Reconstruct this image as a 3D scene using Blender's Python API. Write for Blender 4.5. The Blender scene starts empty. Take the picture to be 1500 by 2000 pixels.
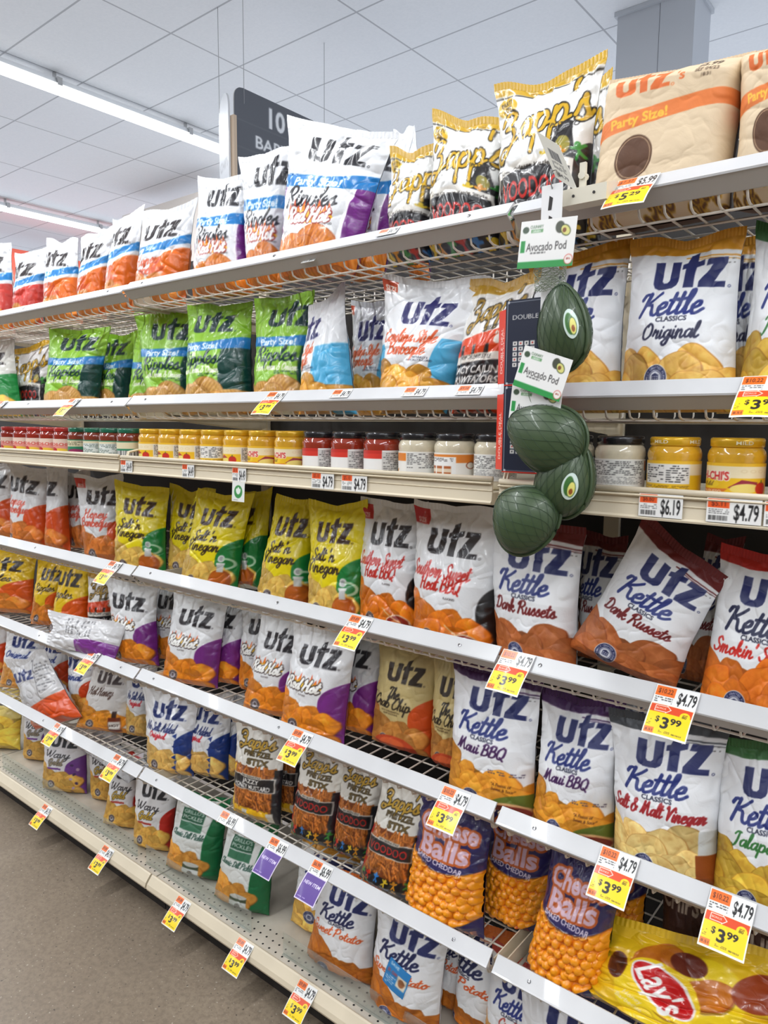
import bpy, bmesh, math, random
import numpy as np
from mathutils import Vector, Matrix

scene = bpy.context.scene
COL = scene.collection
PI = math.pi

# ------------------------------------------------------------------ camera, world, lights, exposure
def look(yaw, pitch, roll):
    fw = Vector((-math.sin(yaw)*math.cos(pitch), math.cos(yaw)*math.cos(pitch), -math.sin(pitch)))
    r = fw.cross(Vector((0, 0, 1))).normalized(); u = r.cross(fw)
    c, s = math.cos(roll), math.sin(roll)
    r, u = c*r + s*u, -s*r + c*u
    return Matrix((r, u, -fw)).transposed().to_4x4()
cam_data = bpy.data.cameras.new('camera')
cam = bpy.data.objects.new('camera', cam_data); COL.objects.link(cam)
cam_data.sensor_fit = 'VERTICAL'; cam_data.sensor_height = 24.0
cam_data.lens = 1421.7/2000.0*24.0
cam_data.clip_start = 0.02; cam_data.clip_end = 200
cam.matrix_world = Matrix.Translation((0, 0, 1.53)) @ look(math.radians(39.08), math.radians(6.7413), math.radians(0.491))
scene.camera = cam

world = bpy.data.worlds.new('world'); scene.world = world; world.use_nodes = True
world.node_tree.nodes['Background'].inputs[0].default_value = (0.80, 0.86, 0.97, 1)
world.node_tree.nodes['Background'].inputs[1].default_value = 0.98

CEIL = 4.26
ROWS = [(-9.51, -7.0, 12.0), (-5.85, -7.0, 12.0), (-2.19, -6.0, 1.7), (1.47, -6.0, 1.7), (5.13, -6.0, 6.0)]
for lx, y0, y1 in ROWS:
    ld = bpy.data.lights.new('tube_light', 'AREA'); ld.shape = 'RECTANGLE'
    ld.size = 0.11; ld.size_y = (y1-y0); ld.energy = 27*(y1-y0); ld.color = (0.95, 0.975, 1.0)
    lo = bpy.data.objects.new('tube_light', ld); COL.objects.link(lo)
    lo.location = (lx, (y0+y1)/2, 4.10)
vs = scene.view_settings
vs.view_transform = 'Standard'; vs.look = 'None'; vs.gamma = 1.0; vs.exposure = -0.12
try: vs.use_curve_mapping = False
except Exception: pass
scene.cycles.use_denoising = True
scene.cycles.max_bounces = 6; scene.cycles.transparent_max_bounces = 12
scene.cycles.diffuse_bounces = 3; scene.cycles.glossy_bounces = 3
scene.cycles.sample_clamp_indirect = 6.0
scene.cycles.caustics_reflective = False; scene.cycles.caustics_refractive = False

# ------------------------------------------------------------------ colour and materials
def lin(c):
    c = np.asarray(c, float)
    return np.where(c <= 0.04045, c/12.92, ((c+0.055)/1.055)**2.4)
def C3(*rgb): return tuple(float(x) for x in lin(np.array(rgb)/255.0)) + (1.0,)
def new_mat(name):
    m = bpy.data.materials.new(name); m.use_nodes = True
    return m, m.node_tree, m.node_tree.nodes['Principled BSDF']
def mat(name, rgb, rough=0.5, metal=0.0, noise=0.0, nscale=20, bump=0.0, bscale=200, spec=0.5, coat=0.0):
    m, nt, p = new_mat(name)
    p.inputs['Base Color'].default_value = C3(*rgb)
    p.inputs['Roughness'].default_value = rough; p.inputs['Metallic'].default_value = metal
    p.inputs['Specular IOR Level'].default_value = spec; p.inputs['Coat Weight'].default_value = coat
    tc = nt.nodes.new('ShaderNodeTexCoord')
    if noise:
        n = nt.nodes.new('ShaderNodeTexNoise'); n.inputs['Scale'].default_value = nscale; n.inputs['Detail'].default_value = 4
        r = nt.nodes.new('ShaderNodeValToRGB')
        a = np.array(C3(*rgb)[:3])
        r.color_ramp.elements[0].color = (*(a*(1-noise)), 1); r.color_ramp.elements[0].position = .3
        r.color_ramp.elements[1].color = (*np.minimum(a*(1+noise), 1), 1); r.color_ramp.elements[1].position = .7
        nt.links.new(tc.outputs['Object'], n.inputs['Vector']); nt.links.new(n.outputs['Fac'], r.inputs[0])
        nt.links.new(r.outputs[0], p.inputs['Base Color'])
    if bump:
        n = nt.nodes.new('ShaderNodeTexNoise'); n.inputs['Scale'].default_value = bscale
        b = nt.nodes.new('ShaderNodeBump'); b.inputs['Strength'].default_value = bump; b.inputs['Distance'].default_value = 0.002
        nt.links.new(tc.outputs['Object'], n.inputs['Vector']); nt.links.new(n.outputs['Fac'], b.inputs['Height']); nt.links.new(b.outputs[0], p.inputs['Normal'])
    return m
def print_mat(name, rough, coat=0.0, bump=0.25, bscale=60, spec=0.5):
    """printed surface: colours come from the printed artwork stored on the mesh"""
    m, nt, p = new_mat(name)
    a = nt.nodes.new('ShaderNodeAttribute'); a.attribute_name = 'print'
    nt.links.new(a.outputs['Color'], p.inputs['Base Color'])
    p.inputs['Roughness'].default_value = rough; p.inputs['Specular IOR Level'].default_value = spec
    p.inputs['Coat Weight'].default_value = coat; p.inputs['Coat Roughness'].default_value = 0.12
    if bump:
        tc = nt.nodes.new('ShaderNodeTexCoord')
        n = nt.nodes.new('ShaderNodeTexNoise'); n.inputs['Scale'].default_value = bscale; n.inputs['Detail'].default_value = 3
        n.inputs['Distortion'].default_value = 1.2
        b = nt.nodes.new('ShaderNodeBump'); b.inputs['Strength'].default_value = bump; b.inputs['Distance'].default_value = 0.006
        nt.links.new(tc.outputs['Object'], n.inputs['Vector']); nt.links.new(n.outputs['Fac'], b.inputs['Height'])
        nt.links.new(b.outputs[0], p.inputs['Normal']); nt.links.new(b.outputs[0], p.inputs['Coat Normal'])
    return m
M = {}
M['gloss'] = print_mat('glossy_printed_film', 0.34, coat=0.45, bump=0.22, bscale=34)
M['matte'] = print_mat('matte_printed_film', 0.46, coat=0.0, bump=0.18, bscale=40)
M['paper'] = print_mat('printed_kraft_paper', 0.62, bump=0.25, bscale=28, spec=0.35)
M['card'] = print_mat('printed_card', 0.38, bump=0, coat=0.15)
M['label'] = print_mat('printed_label', 0.42, bump=0, coat=0.2)
M['white_metal'] = mat('white_powder_coated_steel', (203, 204, 206), 0.34, noise=.04, nscale=9, coat=.2)
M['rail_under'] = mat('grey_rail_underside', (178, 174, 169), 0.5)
M['wire'] = mat('white_coated_wire', (226, 218, 206), 0.38)
M['beige'] = mat('beige_painted_steel', (218, 206, 182), 0.4, noise=.04, nscale=7)
M['base_beige'] = mat('worn_beige_deck', (206, 198, 184), 0.5, noise=.10, nscale=16)
M['dark'] = mat('dark_back_panel', (46, 43, 42), 0.7, noise=.15, nscale=5)
M['black'] = mat('black_hole', (14, 13, 12), 0.8)
M['screw'] = mat('zinc_screw', (150, 150, 152), 0.25, metal=1.0)
M['chrome'] = mat('steel_wire', (190, 190, 190), 0.25, metal=1.0)

def add(name, verts, faces, mats, parent=None, midx=None, smooth=True, colors=None):
    me = bpy.data.meshes.new(name)
    v = np.asarray(verts, np.float32)
    if isinstance(faces, np.ndarray):
        k = faces.shape[1]; n = len(faces)
        me.vertices.add(len(v)); me.vertices.foreach_set('co', v.ravel())
        me.loops.add(n*k); me.loops.foreach_set('vertex_index', faces.astype(np.int32).ravel())
        me.polygons.add(n); me.polygons.foreach_set('loop_start', np.arange(0, n*k, k, dtype=np.int32))
        me.polygons.foreach_set('loop_total', np.full(n, k, np.int32))
        me.update(calc_edges=True)
    else:
        me.from_pydata([tuple(map(float, q)) for q in v], [], faces)
    me.polygons.foreach_set('use_smooth', np.full(len(me.polygons), bool(smooth)))
    if midx is not None: me.polygons.foreach_set('material_index', np.asarray(midx, np.int32))
    for m in (mats if isinstance(mats, (list, tuple)) else [mats]): me.materials.append(m)
    if colors is not None:
        at = me.attributes.new('print', 'FLOAT_COLOR', 'POINT')
        c = np.ones((len(v), 4), np.float32); c[:, :3] = colors
        at.data.foreach_set('color', c.ravel())
    me.validate(); me.update()
    o = bpy.data.objects.new(name, me); COL.objects.link(o)
    if parent is not None: o.parent = parent
    return o
def tag(o, label=None, cat=None, group=None, kind=None):
    if label: o['label'] = label
    if cat: o['category'] = cat
    if group: o['group'] = group
    if kind: o['kind'] = kind
    return o
def empty(name, loc, label, cat, group=None):
    o = bpy.data.objects.new(name, None); COL.objects.link(o); o.location = loc; o.empty_display_size = .05
    return tag(o, label, cat, group)

class MB:
    """collects simple solids into one mesh"""
    def __init__(s): s.v = []; s.f = []; s.m = []
    def _a(s, v, f, mi=0):
        b = len(s.v); s.v += [tuple(q) for q in v]; s.f += [tuple(i+b for i in q) for q in f]; s.m += [mi]*len(f)
    def box(s, x0, x1, y0, y1, z0, z1, mi=0):
        v = [(x, y, z) for x in (x0, x1) for y in (y0, y1) for z in (z0, z1)]
        s._a(v, [(0, 1, 3, 2), (4, 6, 7, 5), (0, 4, 5, 1), (2, 3, 7, 6), (0, 2, 6, 4), (1, 5, 7, 3)], mi)
    def prism(s, prof, x0, x1, mi=0):
        """profile of (y,z) extruded along x"""
        n = len(prof); v = [(x0, y, z) for y, z in prof]+[(x1, y, z) for y, z in prof]
        f = [(i, (i+1) % n, (i+1) % n+n, i+n) for i in range(n)]+[tuple(range(n))[::-1], tuple(range(n, 2*n))]
        s._a(v, f, mi)
    def tube(s, pts, r, n=6, mi=0, closed=False):
        pts = [Vector(p) for p in pts]; N = len(pts); rings = []
        for i, p in enumerate(pts):
            a = pts[i-1] if (i > 0 or closed) else p; b = pts[(i+1) % N] if (i < N-1 or closed) else p
            t = (b-a).normalized()
            up = Vector((0, 0, 1)) if abs(t.z) < .9 else Vector((1, 0, 0))
            x = t.cross(up).normalized(); y = x.cross(t)
            rr = r[i] if isinstance(r, (list, tuple)) else r
            rings.append([p+(x*math.cos(2*PI*k/n)+y*math.sin(2*PI*k/n))*rr for k in range(n)])
        v = [q for R in rings for q in R]; f = []
        for i in range(N if closed else N-1):
            j = (i+1) % N
            for k in range(n): f.append((i*n+k, i*n+(k+1) % n, j*n+(k+1) % n, j*n+k))
        if not closed: f += [tuple(range(n))[::-1], tuple(range((N-1)*n, N*n))]
        s._a(v, f, mi)
    def lathe(s, prof, c=(0, 0, 0), n=28, mi=0, axis='z'):
        v = []; f = []
        for r, z in prof:
            for k in range(n):
                a = 2*PI*k/n
                q = (r*math.cos(a), r*math.sin(a), z) if axis == 'z' else (r*math.cos(a), z, r*math.sin(a))
                v.append((c[0]+q[0], c[1]+q[1], c[2]+q[2]))
        for i in range(len(prof)-1):
            for k in range(n): f.append((i*n+k, i*n+(k+1) % n, (i+1)*n+(k+1) % n, (i+1)*n+k))
        f.append(tuple(range(n))[::-1]); f.append(tuple(range((len(prof)-1)*n, len(prof)*n)))
        s._a(v, f, mi)
    def build(s, name, mats, parent=None, smooth=False):
        v = np.array(s.v, float)
        if parent is not None: v = v-np.array(parent.location)
        return add(name, v, s.f, mats, parent, s.m, smooth)

# ------------------------------------------------------------------ printing: artwork painted with numpy
_rng = np.random.RandomState(7)
_TBL = _rng.rand(256, 256)
def vnoise(x, y, seed=0):
    x = np.asarray(x, float)+seed*17.31; y = np.asarray(y, float)+seed*9.17
    xi = np.floor(x).astype(int); yi = np.floor(y).astype(int); fx = x-xi; fy = y-yi
    fx = fx*fx*(3-2*fx); fy = fy*fy*(3-2*fy)
    g = lambda a, b: _TBL[a & 255, b & 255]
    return (g(xi, yi)*(1-fx)+g(xi+1, yi)*fx)*(1-fy)+(g(xi, yi+1)*(1-fx)+g(xi+1, yi+1)*fx)*fy
class Cv:
    """canvas: x 0..1 to the right, y 0..asp upwards"""
    def __init__(s, asp, bg, W=420):
        s.W = W; s.H = int(round(W*asp)); s.asp = asp
        s.a = np.empty((s.H, s.W, 3)); s.a[:] = np.array(bg)/255.0; s.h = None
    def win(s, x0, x1, y0, y1):
        i0 = max(0, int(x0*s.W)-1); i1 = min(s.W, int(x1*s.W)+2); j0 = max(0, int(y0*s.W)-1); j1 = min(s.H, int(y1*s.W)+2)
        if i1 <= i0 or j1 <= j0: return None
        X, Y = np.meshgrid((np.arange(i0, i1)+.5)/s.W, (np.arange(j0, j1)+.5)/s.W)
        return slice(j0, j1), slice(i0, i1), X, Y
    def put(s, sj, si, al, col):
        c = np.asarray(col, float)/255.0; al = np.clip(al, 0, 1)[..., None]
        s.a[sj, si] = s.a[sj, si]*(1-al)+c*al
    def rect(s, x0, x1, y0, y1, col):
        w = s.win(x0, x1, y0, y1)
        if w is None: return
        sj, si, X, Y = w
        al = np.clip((X-x0)*s.W+.5, 0, 1)*np.clip((x1-X)*s.W+.5, 0, 1)*np.clip((Y-y0)*s.W+.5, 0, 1)*np.clip((y1-Y)*s.W+.5, 0, 1)
        s.put(sj, si, al, col)
    def ell(s, cx, cy, rx, ry, col, ang=0, wob=0, seed=0, al=1.0):
        R = max(rx, ry)*(1+wob)
        w = s.win(cx-R, cx+R, cy-R, cy+R)
        if w is None: return
        sj, si, X, Y = w; c, sn = math.cos(ang), math.sin(ang)
        u = ((X-cx)*c+(Y-cy)*sn)/rx; v = (-(X-cx)*sn+(Y-cy)*c)/ry
        r = np.hypot(u, v); th = np.arctan2(v, u)
        if wob: r = r/(1+wob*(vnoise(np.cos(th)*1.6+5, np.sin(th)*1.6+5, seed)*2-1))
        s.put(sj, si, np.clip((1-r)*min(rx, ry)*s.W+.5, 0, 1)*al, col)
    def poly(s, pts, col, al=1.0):
        P = np.asarray(pts, float); w = s.win(P[:, 0].min(), P[:, 0].max(), P[:, 1].min(), P[:, 1].max())
        if w is None: return
        sj, si, X, Y = w; acc = np.zeros_like(X); d = .25/s.W
        for ox, oy in ((-d, -d), (d, -d), (-d, d), (d, d)):
            ins = np.zeros(X.shape, bool); x = X+ox; y = Y+oy
            for i in range(len(P)):
                (x1, y1), (x2, y2) = P[i], P[(i+1) % len(P)]
                if y1 == y2: continue
                ins ^= ((y1 > y) != (y2 > y)) & (x < (x2-x1)*(y-y1)/(y2-y1)+x1)
            acc += ins
        s.put(sj, si, acc/4*al, col)
    def segs(s, S, r, col, al=1.0):
        S = np.asarray(S, float)
        if not len(S): return
        w = s.win(S[:, [0, 2]].min()-r, S[:, [0, 2]].max()+r, S[:, [1, 3]].min()-r, S[:, [1, 3]].max()+r)
        if w is None: return
        sj, si, X, Y = w; D = np.full(X.shape, 9.)
        x00, y00 = X[0, 0], Y[0, 0]
        for a, b, c, d in S:
            i0 = max(0, int((min(a, c)-r-x00)*s.W)-1); i1 = int((max(a, c)+r-x00)*s.W)+3
            j0 = max(0, int((min(b, d)-r-y00)*s.W)-1); j1 = int((max(b, d)+r-y00)*s.W)+3
            x = X[j0:j1, i0:i1]; y = Y[j0:j1, i0:i1]
            if not x.size: continue
            dx, dy = c-a, d-b; L = dx*dx+dy*dy+1e-12
            t = np.clip(((x-a)*dx+(y-b)*dy)/L, 0, 1)
            q = np.hypot(x-a-t*dx, y-b-t*dy); D[j0:j1, i0:i1] = np.minimum(D[j0:j1, i0:i1], q)
        s.put(sj, si, np.clip((r-D)*s.W+.5, 0, 1)*al, col)
    def tris(s, T, col, al=1.0):
        """T (n,3,2) triangles, 2x supersampled"""
        if not len(T): return
        x0, y0 = T[..., 0].min(), T[..., 1].min(); x1, y1 = T[..., 0].max(), T[..., 1].max()
        w = s.win(x0, x1, y0, y1)
        if w is None: return
        sj, si, X, Y = w; k = 3
        m = np.zeros((X.shape[0]*k, X.shape[1]*k), bool)
        ox = si.start; oy = sj.start; Wk = s.W*k
        for t in T:
            p = t*Wk-np.array([ox*k, oy*k])
            i0 = max(0, int(p[:, 0].min())); i1 = min(m.shape[1], int(p[:, 0].max())+2)
            j0 = max(0, int(p[:, 1].min())); j1 = min(m.shape[0], int(p[:, 1].max())+2)
            if i1 <= i0 or j1 <= j0: continue
            xx = np.arange(i0, i1)[None, :]+.5; yy = np.arange(j0, j1)[:, None]+.5
            (ax, ay), (bx, by), (cx, cy) = p
            e0 = (bx-ax)*(yy-ay)-(by-ay)*(xx-ax); e1 = (cx-bx)*(yy-by)-(cy-by)*(xx-bx); e2 = (ax-cx)*(yy-cy)-(ay-cy)*(xx-cx)
            m[j0:j1, i0:i1] |= ((e0 >= 0) & (e1 >= 0) & (e2 >= 0)) | ((e0 <= 0) & (e1 <= 0) & (e2 <= 0))
        a = m.reshape(X.shape[0], k, X.shape[1], k).mean((1, 3))
        s.put(sj, si, a*al, col)

_TXT = {}
def glyphs(text, bold):
    key = (text, bold)
    if key not in _TXT:
        cu = bpy.data.curves.new('lettering', 'FONT'); cu.body = text; cu.size = 1.0; cu.offset = bold; cu.resolution_u = 3
        ob = bpy.data.objects.new('lettering', cu); COL.objects.link(ob)
        dg = bpy.context.evaluated_depsgraph_get(); dg.update()
        ev = ob.evaluated_get(dg); me = ev.to_mesh(); me.calc_loop_triangles()
        v = np.empty(len(me.vertices)*3); me.vertices.foreach_get('co', v); v = v.reshape(-1, 3)[:, :2]
        t = np.empty(len(me.loop_triangles)*3, np.int32); me.loop_triangles.foreach_get('vertices', t)
        T = v[t.reshape(-1, 3)].copy(); ev.to_mesh_clear()
        bpy.data.objects.remove(ob); bpy.data.curves.remove(cu)
        _TXT[key] = T
    return _TXT[key]
def text(cv, s, cx, cy, h, col, w=None, bold=0.02, shear=0.0, rot=0.0, align='c', outline=None, ow=.02, arc=0.0):
    """h = cap height in canvas widths; w = forced total width"""
    T = glyphs(s, bold)
    if not len(T): return
    x0, x1 = T[..., 0].min(), T[..., 0].max(); T = T.copy()
    T[..., 0] -= (x0+x1)/2; sy = h/0.73; sx = sy if w is None else w/max(x1-x0, 1e-6)
    if align == 'l': T[..., 0] += (x1-x0)/2
    if align == 'r': T[..., 0] -= (x1-x0)/2
    T[..., 1] -= 0.365
    x = T[..., 0]*sx; y = T[..., 1]*sy
    x = x+y*shear
    if arc: y = y-arc*x*x
    c, sn = math.cos(rot), math.sin(rot)
    P = np.stack([cx+x*c-y*sn, cy+x*sn+y*c], -1)
    if outline is not None:
        e = np.concatenate([np.concatenate([P[:, i], P[:, (i+1) % 3]], -1) for i in range(3)])
        cv.segs(e, ow, outline)
    cv.tris(P, col)
# a hand-drawn joined script: strokes through the listed points, x-height 1
G = {
'a': '1.0|.8,.85 .45,1 .12,.6 .2,.08 .55,.15 .8,.7|.82,.98 .74,.3 .88,.02 1.12,.3', 'b': '.95|0,.4 .3,1.5 .35,2 .15,1.9 .1,.6 .3,.03 .7,.15 .78,.7 .5,.95 .2,.6|.75,.5 .95,.6',
'c': '.85|.72,.8 .45,1 .12,.6 .2,.08 .5,0 .9,.3', 'd': '1.0|.8,.85 .45,1 .12,.6 .2,.08 .55,.15 .8,.7|.95,2 .78,.7 .8,.05 1.12,.3',
'e': '.85|.1,.45 .55,.6 .62,.95 .35,1 .1,.55 .25,.02 .6,.05 .95,.35', 'f': '.7|0,.3 .4,1.4 .5,2 .3,1.8 .2,.5 .1,-.6 .25,-.8 .35,-.2 .3,.1 .75,.35',
'g': '1.0|.8,.85 .45,1 .12,.6 .2,.12 .55,.2 .8,.8|.82,.98 .7,-.3 .4,-.85 .1,-.6 .4,-.15 1.1,.3', 'h': '1.0|0,.3 .35,1.5 .35,2 .18,1.7 .1,0|.12,.5 .45,.98 .68,.8 .62,.2 .75,0 1.05,.3',
'i': '.5|.2,.95 .14,.3 .25,0 .6,.3|.26,1.38 .28,1.42', 'k': '.95|0,.3 .35,1.5 .35,2 .18,1.7 .1,0|.12,.4 .55,.95 .65,.7 .3,.5 .6,.08 .75,0 1.0,.3',
'l': '.5|0,.3 .35,1.5 .38,2 .2,1.8 .12,.5 .25,0 .6,.3', 'm': '1.45|.05,.5 .2,.98 .18,.5 .1,0|.14,.5 .42,.98 .58,.8 .5,0|.54,.5 .85,.98 1.0,.8 .96,.2 1.1,0 1.5,.3',
'n': '1.05|.05,.5 .2,.98 .18,.5 .1,0|.14,.5 .5,.98 .68,.8 .62,.2 .78,0 1.1,.3', 'o': '.95|.45,1 .12,.6 .25,.02 .6,.1 .75,.6 .5,1 .45,.8 1.0,.7',
'p': '1.0|.2,.98 .1,0 .02,-.9|.15,.6 .5,1 .78,.7 .65,.1 .3,0 .15,.2|.7,.2 1.05,.3', 'q': '1.0|.8,.85 .45,1 .12,.6 .2,.1 .55,.2 .8,.8|.82,.98 .7,-.5 .65,-.9 .9,-.5 1.1,.3',
'r': '.8|.05,.4 .2,1.05 .3,.85 .6,.9 .5,.4 .6,.02 .9,.3', 's': '.75|0,.3 .4,1.05 .45,.7 .6,.3 .4,0 .1,.1|.5,.08 .85,.3',
't': '.6|.3,1.75 .15,.5 .25,0 .7,.3|-.05,1.2 .6,1.28', 'u': '1.05|.15,.98 .08,.3 .25,0 .55,.2 .75,.98|.75,.98 .68,.3 .8,0 1.15,.3',
'v': '.9|.05,.8 .15,.98 .25,.4 .35,0 .6,.3 .7,.95 .95,.8', 'w': '1.3|.1,.98 .1,.2 .3,0 .58,.4 .62,.9|.62,.9 .6,.2 .8,0 1.1,.4 1.1,.95 1.35,.85',
'x': '.9|.05,.85 .3,.95 .5,.1 .9,.2|.75,.98 .1,0', 'y': '1.0|.15,.98 .1,.4 .3,.1 .6,.3 .78,.95|.78,.95 .65,-.4 .35,-.85 .1,-.6 .4,-.15 1.1,.3', 'z': '.9|.1,.9 .7,.95 .1,.05 .85,.1',
"'": '.3|.15,2 .08,1.6', '&': '1.4|1.1,.3 .6,1.3 .4,1.7 .7,1.9 .8,1.5 .2,.8 .2,.1 .7,0 1.2,.8', ' ': '.55|', '-': '.6|.1,.5 .5,.5',
'K': '1.5|.5,1.95 .35,1 .2,0|-.1,1.5 .1,1.9 .5,1.9|1.4,1.95 1.0,1.5 .4,1.0|.4,1.0 .9,.9 1.1,.2 1.4,0 1.65,.3', 'C': '1.25|1.1,1.5 .95,1.9 .5,1.7 .15,.8 .35,.05 .8,.05 1.25,.5',
'O': '1.5|.8,1.95 .25,1.4 .2,.4 .6,0 1.15,.5 1.2,1.5 .8,1.95 .6,1.6', 'D': '1.45|.5,1.9 .4,1 .2,.1 .1,.2 .5,.1 1.1,.4 1.25,1.3 .8,1.9 .3,1.8 .05,1.5',
'R': '1.4|.4,1.85 .3,.9 .15,0|0,1.4 .3,1.9 .9,1.95 1.15,1.5 .8,1.05 .35,1|.5,1 .9,.6 1.1,0 1.5,.3', 'M': '1.9|0,.1 .3,.6 .5,1.9|.5,1.9 .55,1 .6,.1|.6,.1 .9,1.2 1.2,1.9|1.2,1.9 1.3,.8 1.5,0 1.95,.3',
'B': '1.3|.4,1.85 .3,.9 .15,0|.1,1.6 .5,1.95 1.0,1.8 .95,1.25 .45,1.05|.5,1.05 1.1,.95 1.1,.3 .6,0 .2,.1', 'S': '1.2|1.1,1.6 .8,1.95 .4,1.6 .6,1.1 .95,.7 .8,.15 .35,0 .05,.4',
'Q': '1.5|.8,1.95 .25,1.4 .2,.4 .6,0 1.15,.5 1.2,1.5 .8,1.95|.7,.3 1.2,-.2', 'V': '1.3|.0,1.6 .25,1.9 .4,1.2 .5,0|.5,0 .9,1.2 1.3,1.9 1.45,1.75', 'J': '1.2|.3,1.5 .6,1.9 1.1,1.9|.9,1.9 .75,.5 .4,-.3 .1,-.1',
'H': '1.6|.1,1.5 .35,1.9 .35,1 .15,0|1.25,1.95 1.1,1 1.05,.1 1.3,0 1.65,.3|.3,1 1.1,1.05', 'W': '1.9|.1,1.6 .3,1.9 .35,.8 .5,0 .85,.8 1.05,1.8|1.05,1.8 1.05,.8 1.2,0 1.6,.9 1.85,1.9',
'A': '1.5|.1,0 .6,1 1.05,1.95|1.05,1.95 1.1,.8 1.2,.05 1.55,.3|.4,.75 1.15,.8', 'P': '1.3|.4,1.85 .3,.9 .15,0|.05,1.5 .4,1.95 1.0,1.9 1.15,1.4 .8,1.0 .35,1', 'N': '1.5|.1,0 .35,1.9|.35,1.9 .7,.9 1.05,0|1.05,0 1.2,1 1.4,1.9',
'G': '1.4|1.1,1.5 .95,1.9 .5,1.7 .15,.8 .35,.05 .8,.05 1.15,.8|1.15,.8 .8,.8|1.15,.8 1.05,-.3 .6,-.6', 'Z': '1.5|.15,1.5 .5,1.95 1.0,1.8 .95,1.3 .5,1.05|.5,1.05 1.0,.9 1.0,.2 .4,-.5 0,-.3 .2,.1 .8,0 1.4,.3', 'T': '1.2|0,1.6 .2,1.9 1.2,1.9|.7,1.9 .55,.8 .4,0', '!': '.5|.35,2 .2,.6|.15,.08 .16,.1',
}
def script_segs(s):
    X = 0; out = []
    for ch in s:
        adv, *st = G.get(ch, G[' ']).split('|')
        for q in st:
            if not q: continue
            P = np.array([[float(k) for k in p.split(',')] for p in q.split()]); P[:, 0] += X
            if len(P) > 2:
                E = np.vstack([2*P[0]-P[1], P, 2*P[-1]-P[-2]]); R = []
                for i in range(1, len(E)-2):
                    for t in np.linspace(0, 1, 5)[:-1]:
                        a, b, c, d = E[i-1:i+3]
                        R.append(.5*(2*b+(c-a)*t+(2*a-5*b+4*c-d)*t*t+(3*b-a-3*c+d)*t**3))
                R.append(P[-1]); P = np.array(R)
            out.append(np.hstack([P[:-1], P[1:]]))
        X += float(adv)
    return np.vstack(out), X
def script(cv, s, cx, cy, w, col, pen=.015, rot=0.0, shear=.28, outline=None, ow=.012, h=.12, arc=0.0):
    """w, h = total width and capital height, pen = half stroke, all in canvas widths"""
    S, X = script_segs(s); k = w/X; out = []; pen = pen*(.62 if outline is None else .8)
    for i in (0, 2):
        x = (S[:, i]-X/2)*k; y = (S[:, i+1]-.9)*h/2
        x = x+y*shear; y = y-arc*x*x; c, sn = math.cos(rot), math.sin(rot)
        out += [cx+x*c-y*sn, cy+x*sn+y*c]
    S = np.stack(out, -1)
    if outline is not None: cv.segs(S, pen+ow, outline)
    cv.segs(S, pen, col)
    # heavier down strokes, as a brush gives
    d = np.abs(S[:, 3]-S[:, 1])/(np.hypot(S[:, 2]-S[:, 0], S[:, 3]-S[:, 1])+1e-9)
    cv.segs(S[d > .75], pen*1.35, col)
# ------------------------------------------------------------------ artwork pieces
def utz(cv, x, y, w, h, col, rot=0.0):
    """three heavy lower case letters u t z; x,y lower left; u height h"""
    def T(P): 
        P = np.array(P, float); P[:, 0] *= w; P[:, 1] *= h; c, s = math.cos(rot), math.sin(rot)
        return np.stack([x+P[:, 0]*c-P[:, 1]*s, y+P[:, 0]*s+P[:, 1]*c], -1)
    u = [(0, .98), (.0, .25), (.03, .1), (.10, .01), (.20, 0), (.30, .02), (.36, .12), (.38, .25), (.38, 1), (.25, 1), (.25, .3), (.22, .22), (.17, .22), (.14, .3), (.14, .98)]
    t = [(.46, 0), (.60, 0), (.60, .74), (.69, .80), (.69, 1.0), (.60, .96), (.60, 1.3), (.50, 1.22), (.47, .93), (.41, .88), (.41, .68), (.46, .71)]
    z = [(.66, 0), (1.0, 0), (1.0, .2), (.86, .2), (1.0, .80), (1.0, .98), (.74, .98), (.72, .77), (.82, .77), (.66, .2)]
    for g in (u, t, z): cv.poly(T(g), col)
    q = T([(1.05, .05)])[0]; cv.ell(q[0], q[1], .012, .012, col); cv.ell(q[0], q[1], .007, .007, cv.a[min(cv.H-1, int(q[1]*cv.W)), min(cv.W-1, int(min(.98, q[0]+.03)*cv.W))]*255)
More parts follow.
